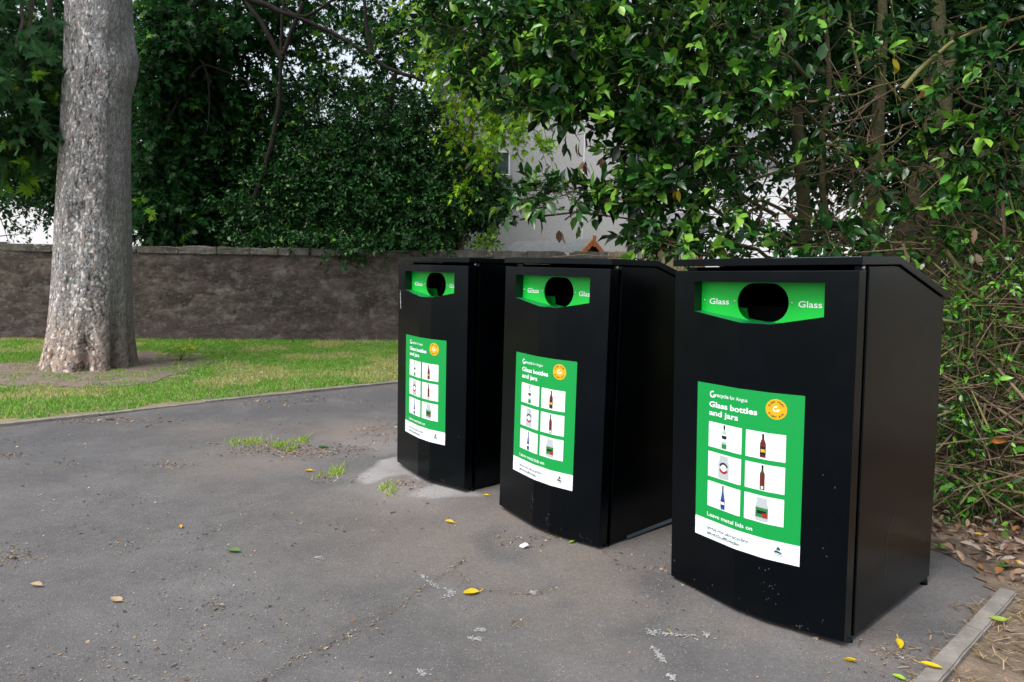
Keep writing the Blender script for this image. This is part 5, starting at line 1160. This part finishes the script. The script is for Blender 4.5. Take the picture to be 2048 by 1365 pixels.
dx = np.stack([np.cos(a) * hl_, np.sin(a) * hl_, RNG.normal(0, .004, n)], -1); sd_ = np.stack([-np.sin(a), np.cos(a), a * 0], -1) * .0016; C3 = np.stack([lx, ly, zc + .004], -1)
v = np.stack([C3 - dx - sd_, C3 - dx + sd_, C3 + dx + sd_, C3 + dx - sd_], 1).reshape(-1, 3)
o = put('dry_grass', np_mesh('dry', v, np.arange(4 * n), np.full(n, 4), np.repeat(pal([(.34, .25, .13, 4), (.26, .18, .09, 3), (.42, .34, .22, 1.5), (.13, .085, .05, 3), (.12, .20, .03, .3)], n), 4, 0)), M_DRY); tag(o, 'dry straw and bark bits strewn beside the edging slabs', 'dry grass', None, 'stuff')
n = 6000; u_, v_ = RNG.uniform(-100, 2000, n), RNG.uniform(790, 1400, n) ** 1.0
G = np.array([gr(a_, b_) for a_, b_ in zip(u_, v_)]); jn = fbm(np.stack([G[:, 0] * 1.6, G[:, 1] * 1.6, G[:, 0] * 0], -1), 4, 63)
kdd = G[:, 1] - np.interp(G[:, 0], kx, ky); near_k = np.exp(-(np.abs(kdd + .12) / .16) ** 2)
k = (kdd < -.04) & (RNG.random(n) < np.clip(.06 + 1.4 * sstep(.52, .68, jn) + .8 * near_k, 0, 1)); G = G[k]; n = len(G)
# thicker drifts of crumbs where the photo has them
for (u, v, ru, rv, m_) in ((30, 1110, 55, 22, 170), (690, 900, 60, 14, 160), (540, 897, 100, 14, 520), (600, 905, 60, 8, 220), (500, 800, 200, 10, 260), (200, 842, 160, 8, 260), (340, 930, 40, 10, 110), (20, 910, 30, 5, 70), (760, 860, 40, 26, 200), (1100, 1075, 40, 10, 70), (1030, 1250, 12, 10, 40), (1790, 1310, 30, 16, 90), (820, 968, 36, 12, 120), (430, 1210, 24, 14, 40), (250, 1090, 40, 8, 40), (130, 925, 30, 8, 50), (670, 960, 60, 8, 70), (1040, 1085, 60, 14, 80)):
    G = np.concatenate([G, np.array([gr(RNG.normal(u, ru * .6), RNG.normal(v, rv * .6)) for _ in range(m_)])])
for poly in CR[:1] + CR[2:]:
    for a_, b_ in zip(poly[:-1], poly[1:]):
        for _ in range(26):
            t = random.random(); G = np.concatenate([G, gr(a_[0] + (b_[0] - a_[0]) * t + random.gauss(0, 3), a_[1] + (b_[1] - a_[1]) * t + random.gauss(0, 2.5))[None]])
n = len(G); G[:, 2] = gz(G[:, 0], G[:, 1]) + .0035
a = RNG.uniform(0, 6.28, n); s1 = RNG.uniform(.0018, .0080, n) * np.where(RNG.random(n) < .05, 2.0, 1) * np.clip(G[:, 1] / 3.0, .9, 2.0); s2 = s1 * RNG.uniform(.3, .8, n)
ax = np.stack([np.cos(a), np.sin(a), RNG.normal(0, .25, n)], -1) * s1[:, None]; bx_ = np.stack([-np.sin(a), np.cos(a), RNG.normal(0, .25, n)], -1) * s2[:, None]
v = np.stack([G - ax, G - bx_, G + ax, G + bx_], 1).reshape(-1, 3)
o = put('debris', np_mesh('debris', v, np.arange(4 * n), np.full(n, 4), np.repeat(pal([(.26, .18, .12, 4), (.17, .11, .07, 3), (.36, .28, .19, 2), (.06, .05, .045, 3), (.34, .33, .32, .5), (.30, .26, .06, .3)], n), 4, 0)), M_DRY); tag(o, 'crumbs of dry seed, bark and grit strewn over the asphalt', 'debris', None, 'stuff')


# ------------------------------------------------------------------ world, light, view
w_ = bpy.data.worlds.new('World'); S.world = w_; w_.use_nodes = True; nt = w_.node_tree
bg = nt.nodes['Background']; sky = nt.nodes.new('ShaderNodeTexSky'); sky.sky_type = 'NISHITA'; sky.sun_disc = False
SUN_EL, SUN_AZ = rad(56), rad(232)
sky.sun_elevation = SUN_EL; sky.sun_rotation = SUN_AZ; sky.air_density = 1.0; sky.dust_density = 3.0; sky.ozone_density = 1.0
hs_ = nt.nodes.new('ShaderNodeHueSaturation'); hs_.inputs['Saturation'].default_value = .38
nt.links.new(sky.outputs['Color'], hs_.inputs['Color']); nt.links.new(hs_.outputs['Color'], bg.inputs['Color']); bg.inputs['Strength'].default_value = .15
sd = bpy.data.lights.new('sun', 'SUN'); sd.energy = 1.5; sd.angle = rad(38); sd.color = (1, .97, .92)
so = bpy.data.objects.new('sun', sd); COL.objects.link(so)
sdir = Vector((math.sin(SUN_AZ) * math.cos(SUN_EL), math.cos(SUN_AZ) * math.cos(SUN_EL), math.sin(SUN_EL)))
so.rotation_euler = sdir.to_track_quat('Z', 'Y').to_euler(); so.location = (0, 0, 20)
S.view_settings.view_transform = 'Standard'; S.view_settings.look = 'None'; S.view_settings.gamma = 1; S.view_settings.exposure = EXPOSURE
S.cycles.max_bounces = 8; S.cycles.diffuse_bounces = 2; S.cycles.transparent_max_bounces = 4; S.cycles.use_denoising = True
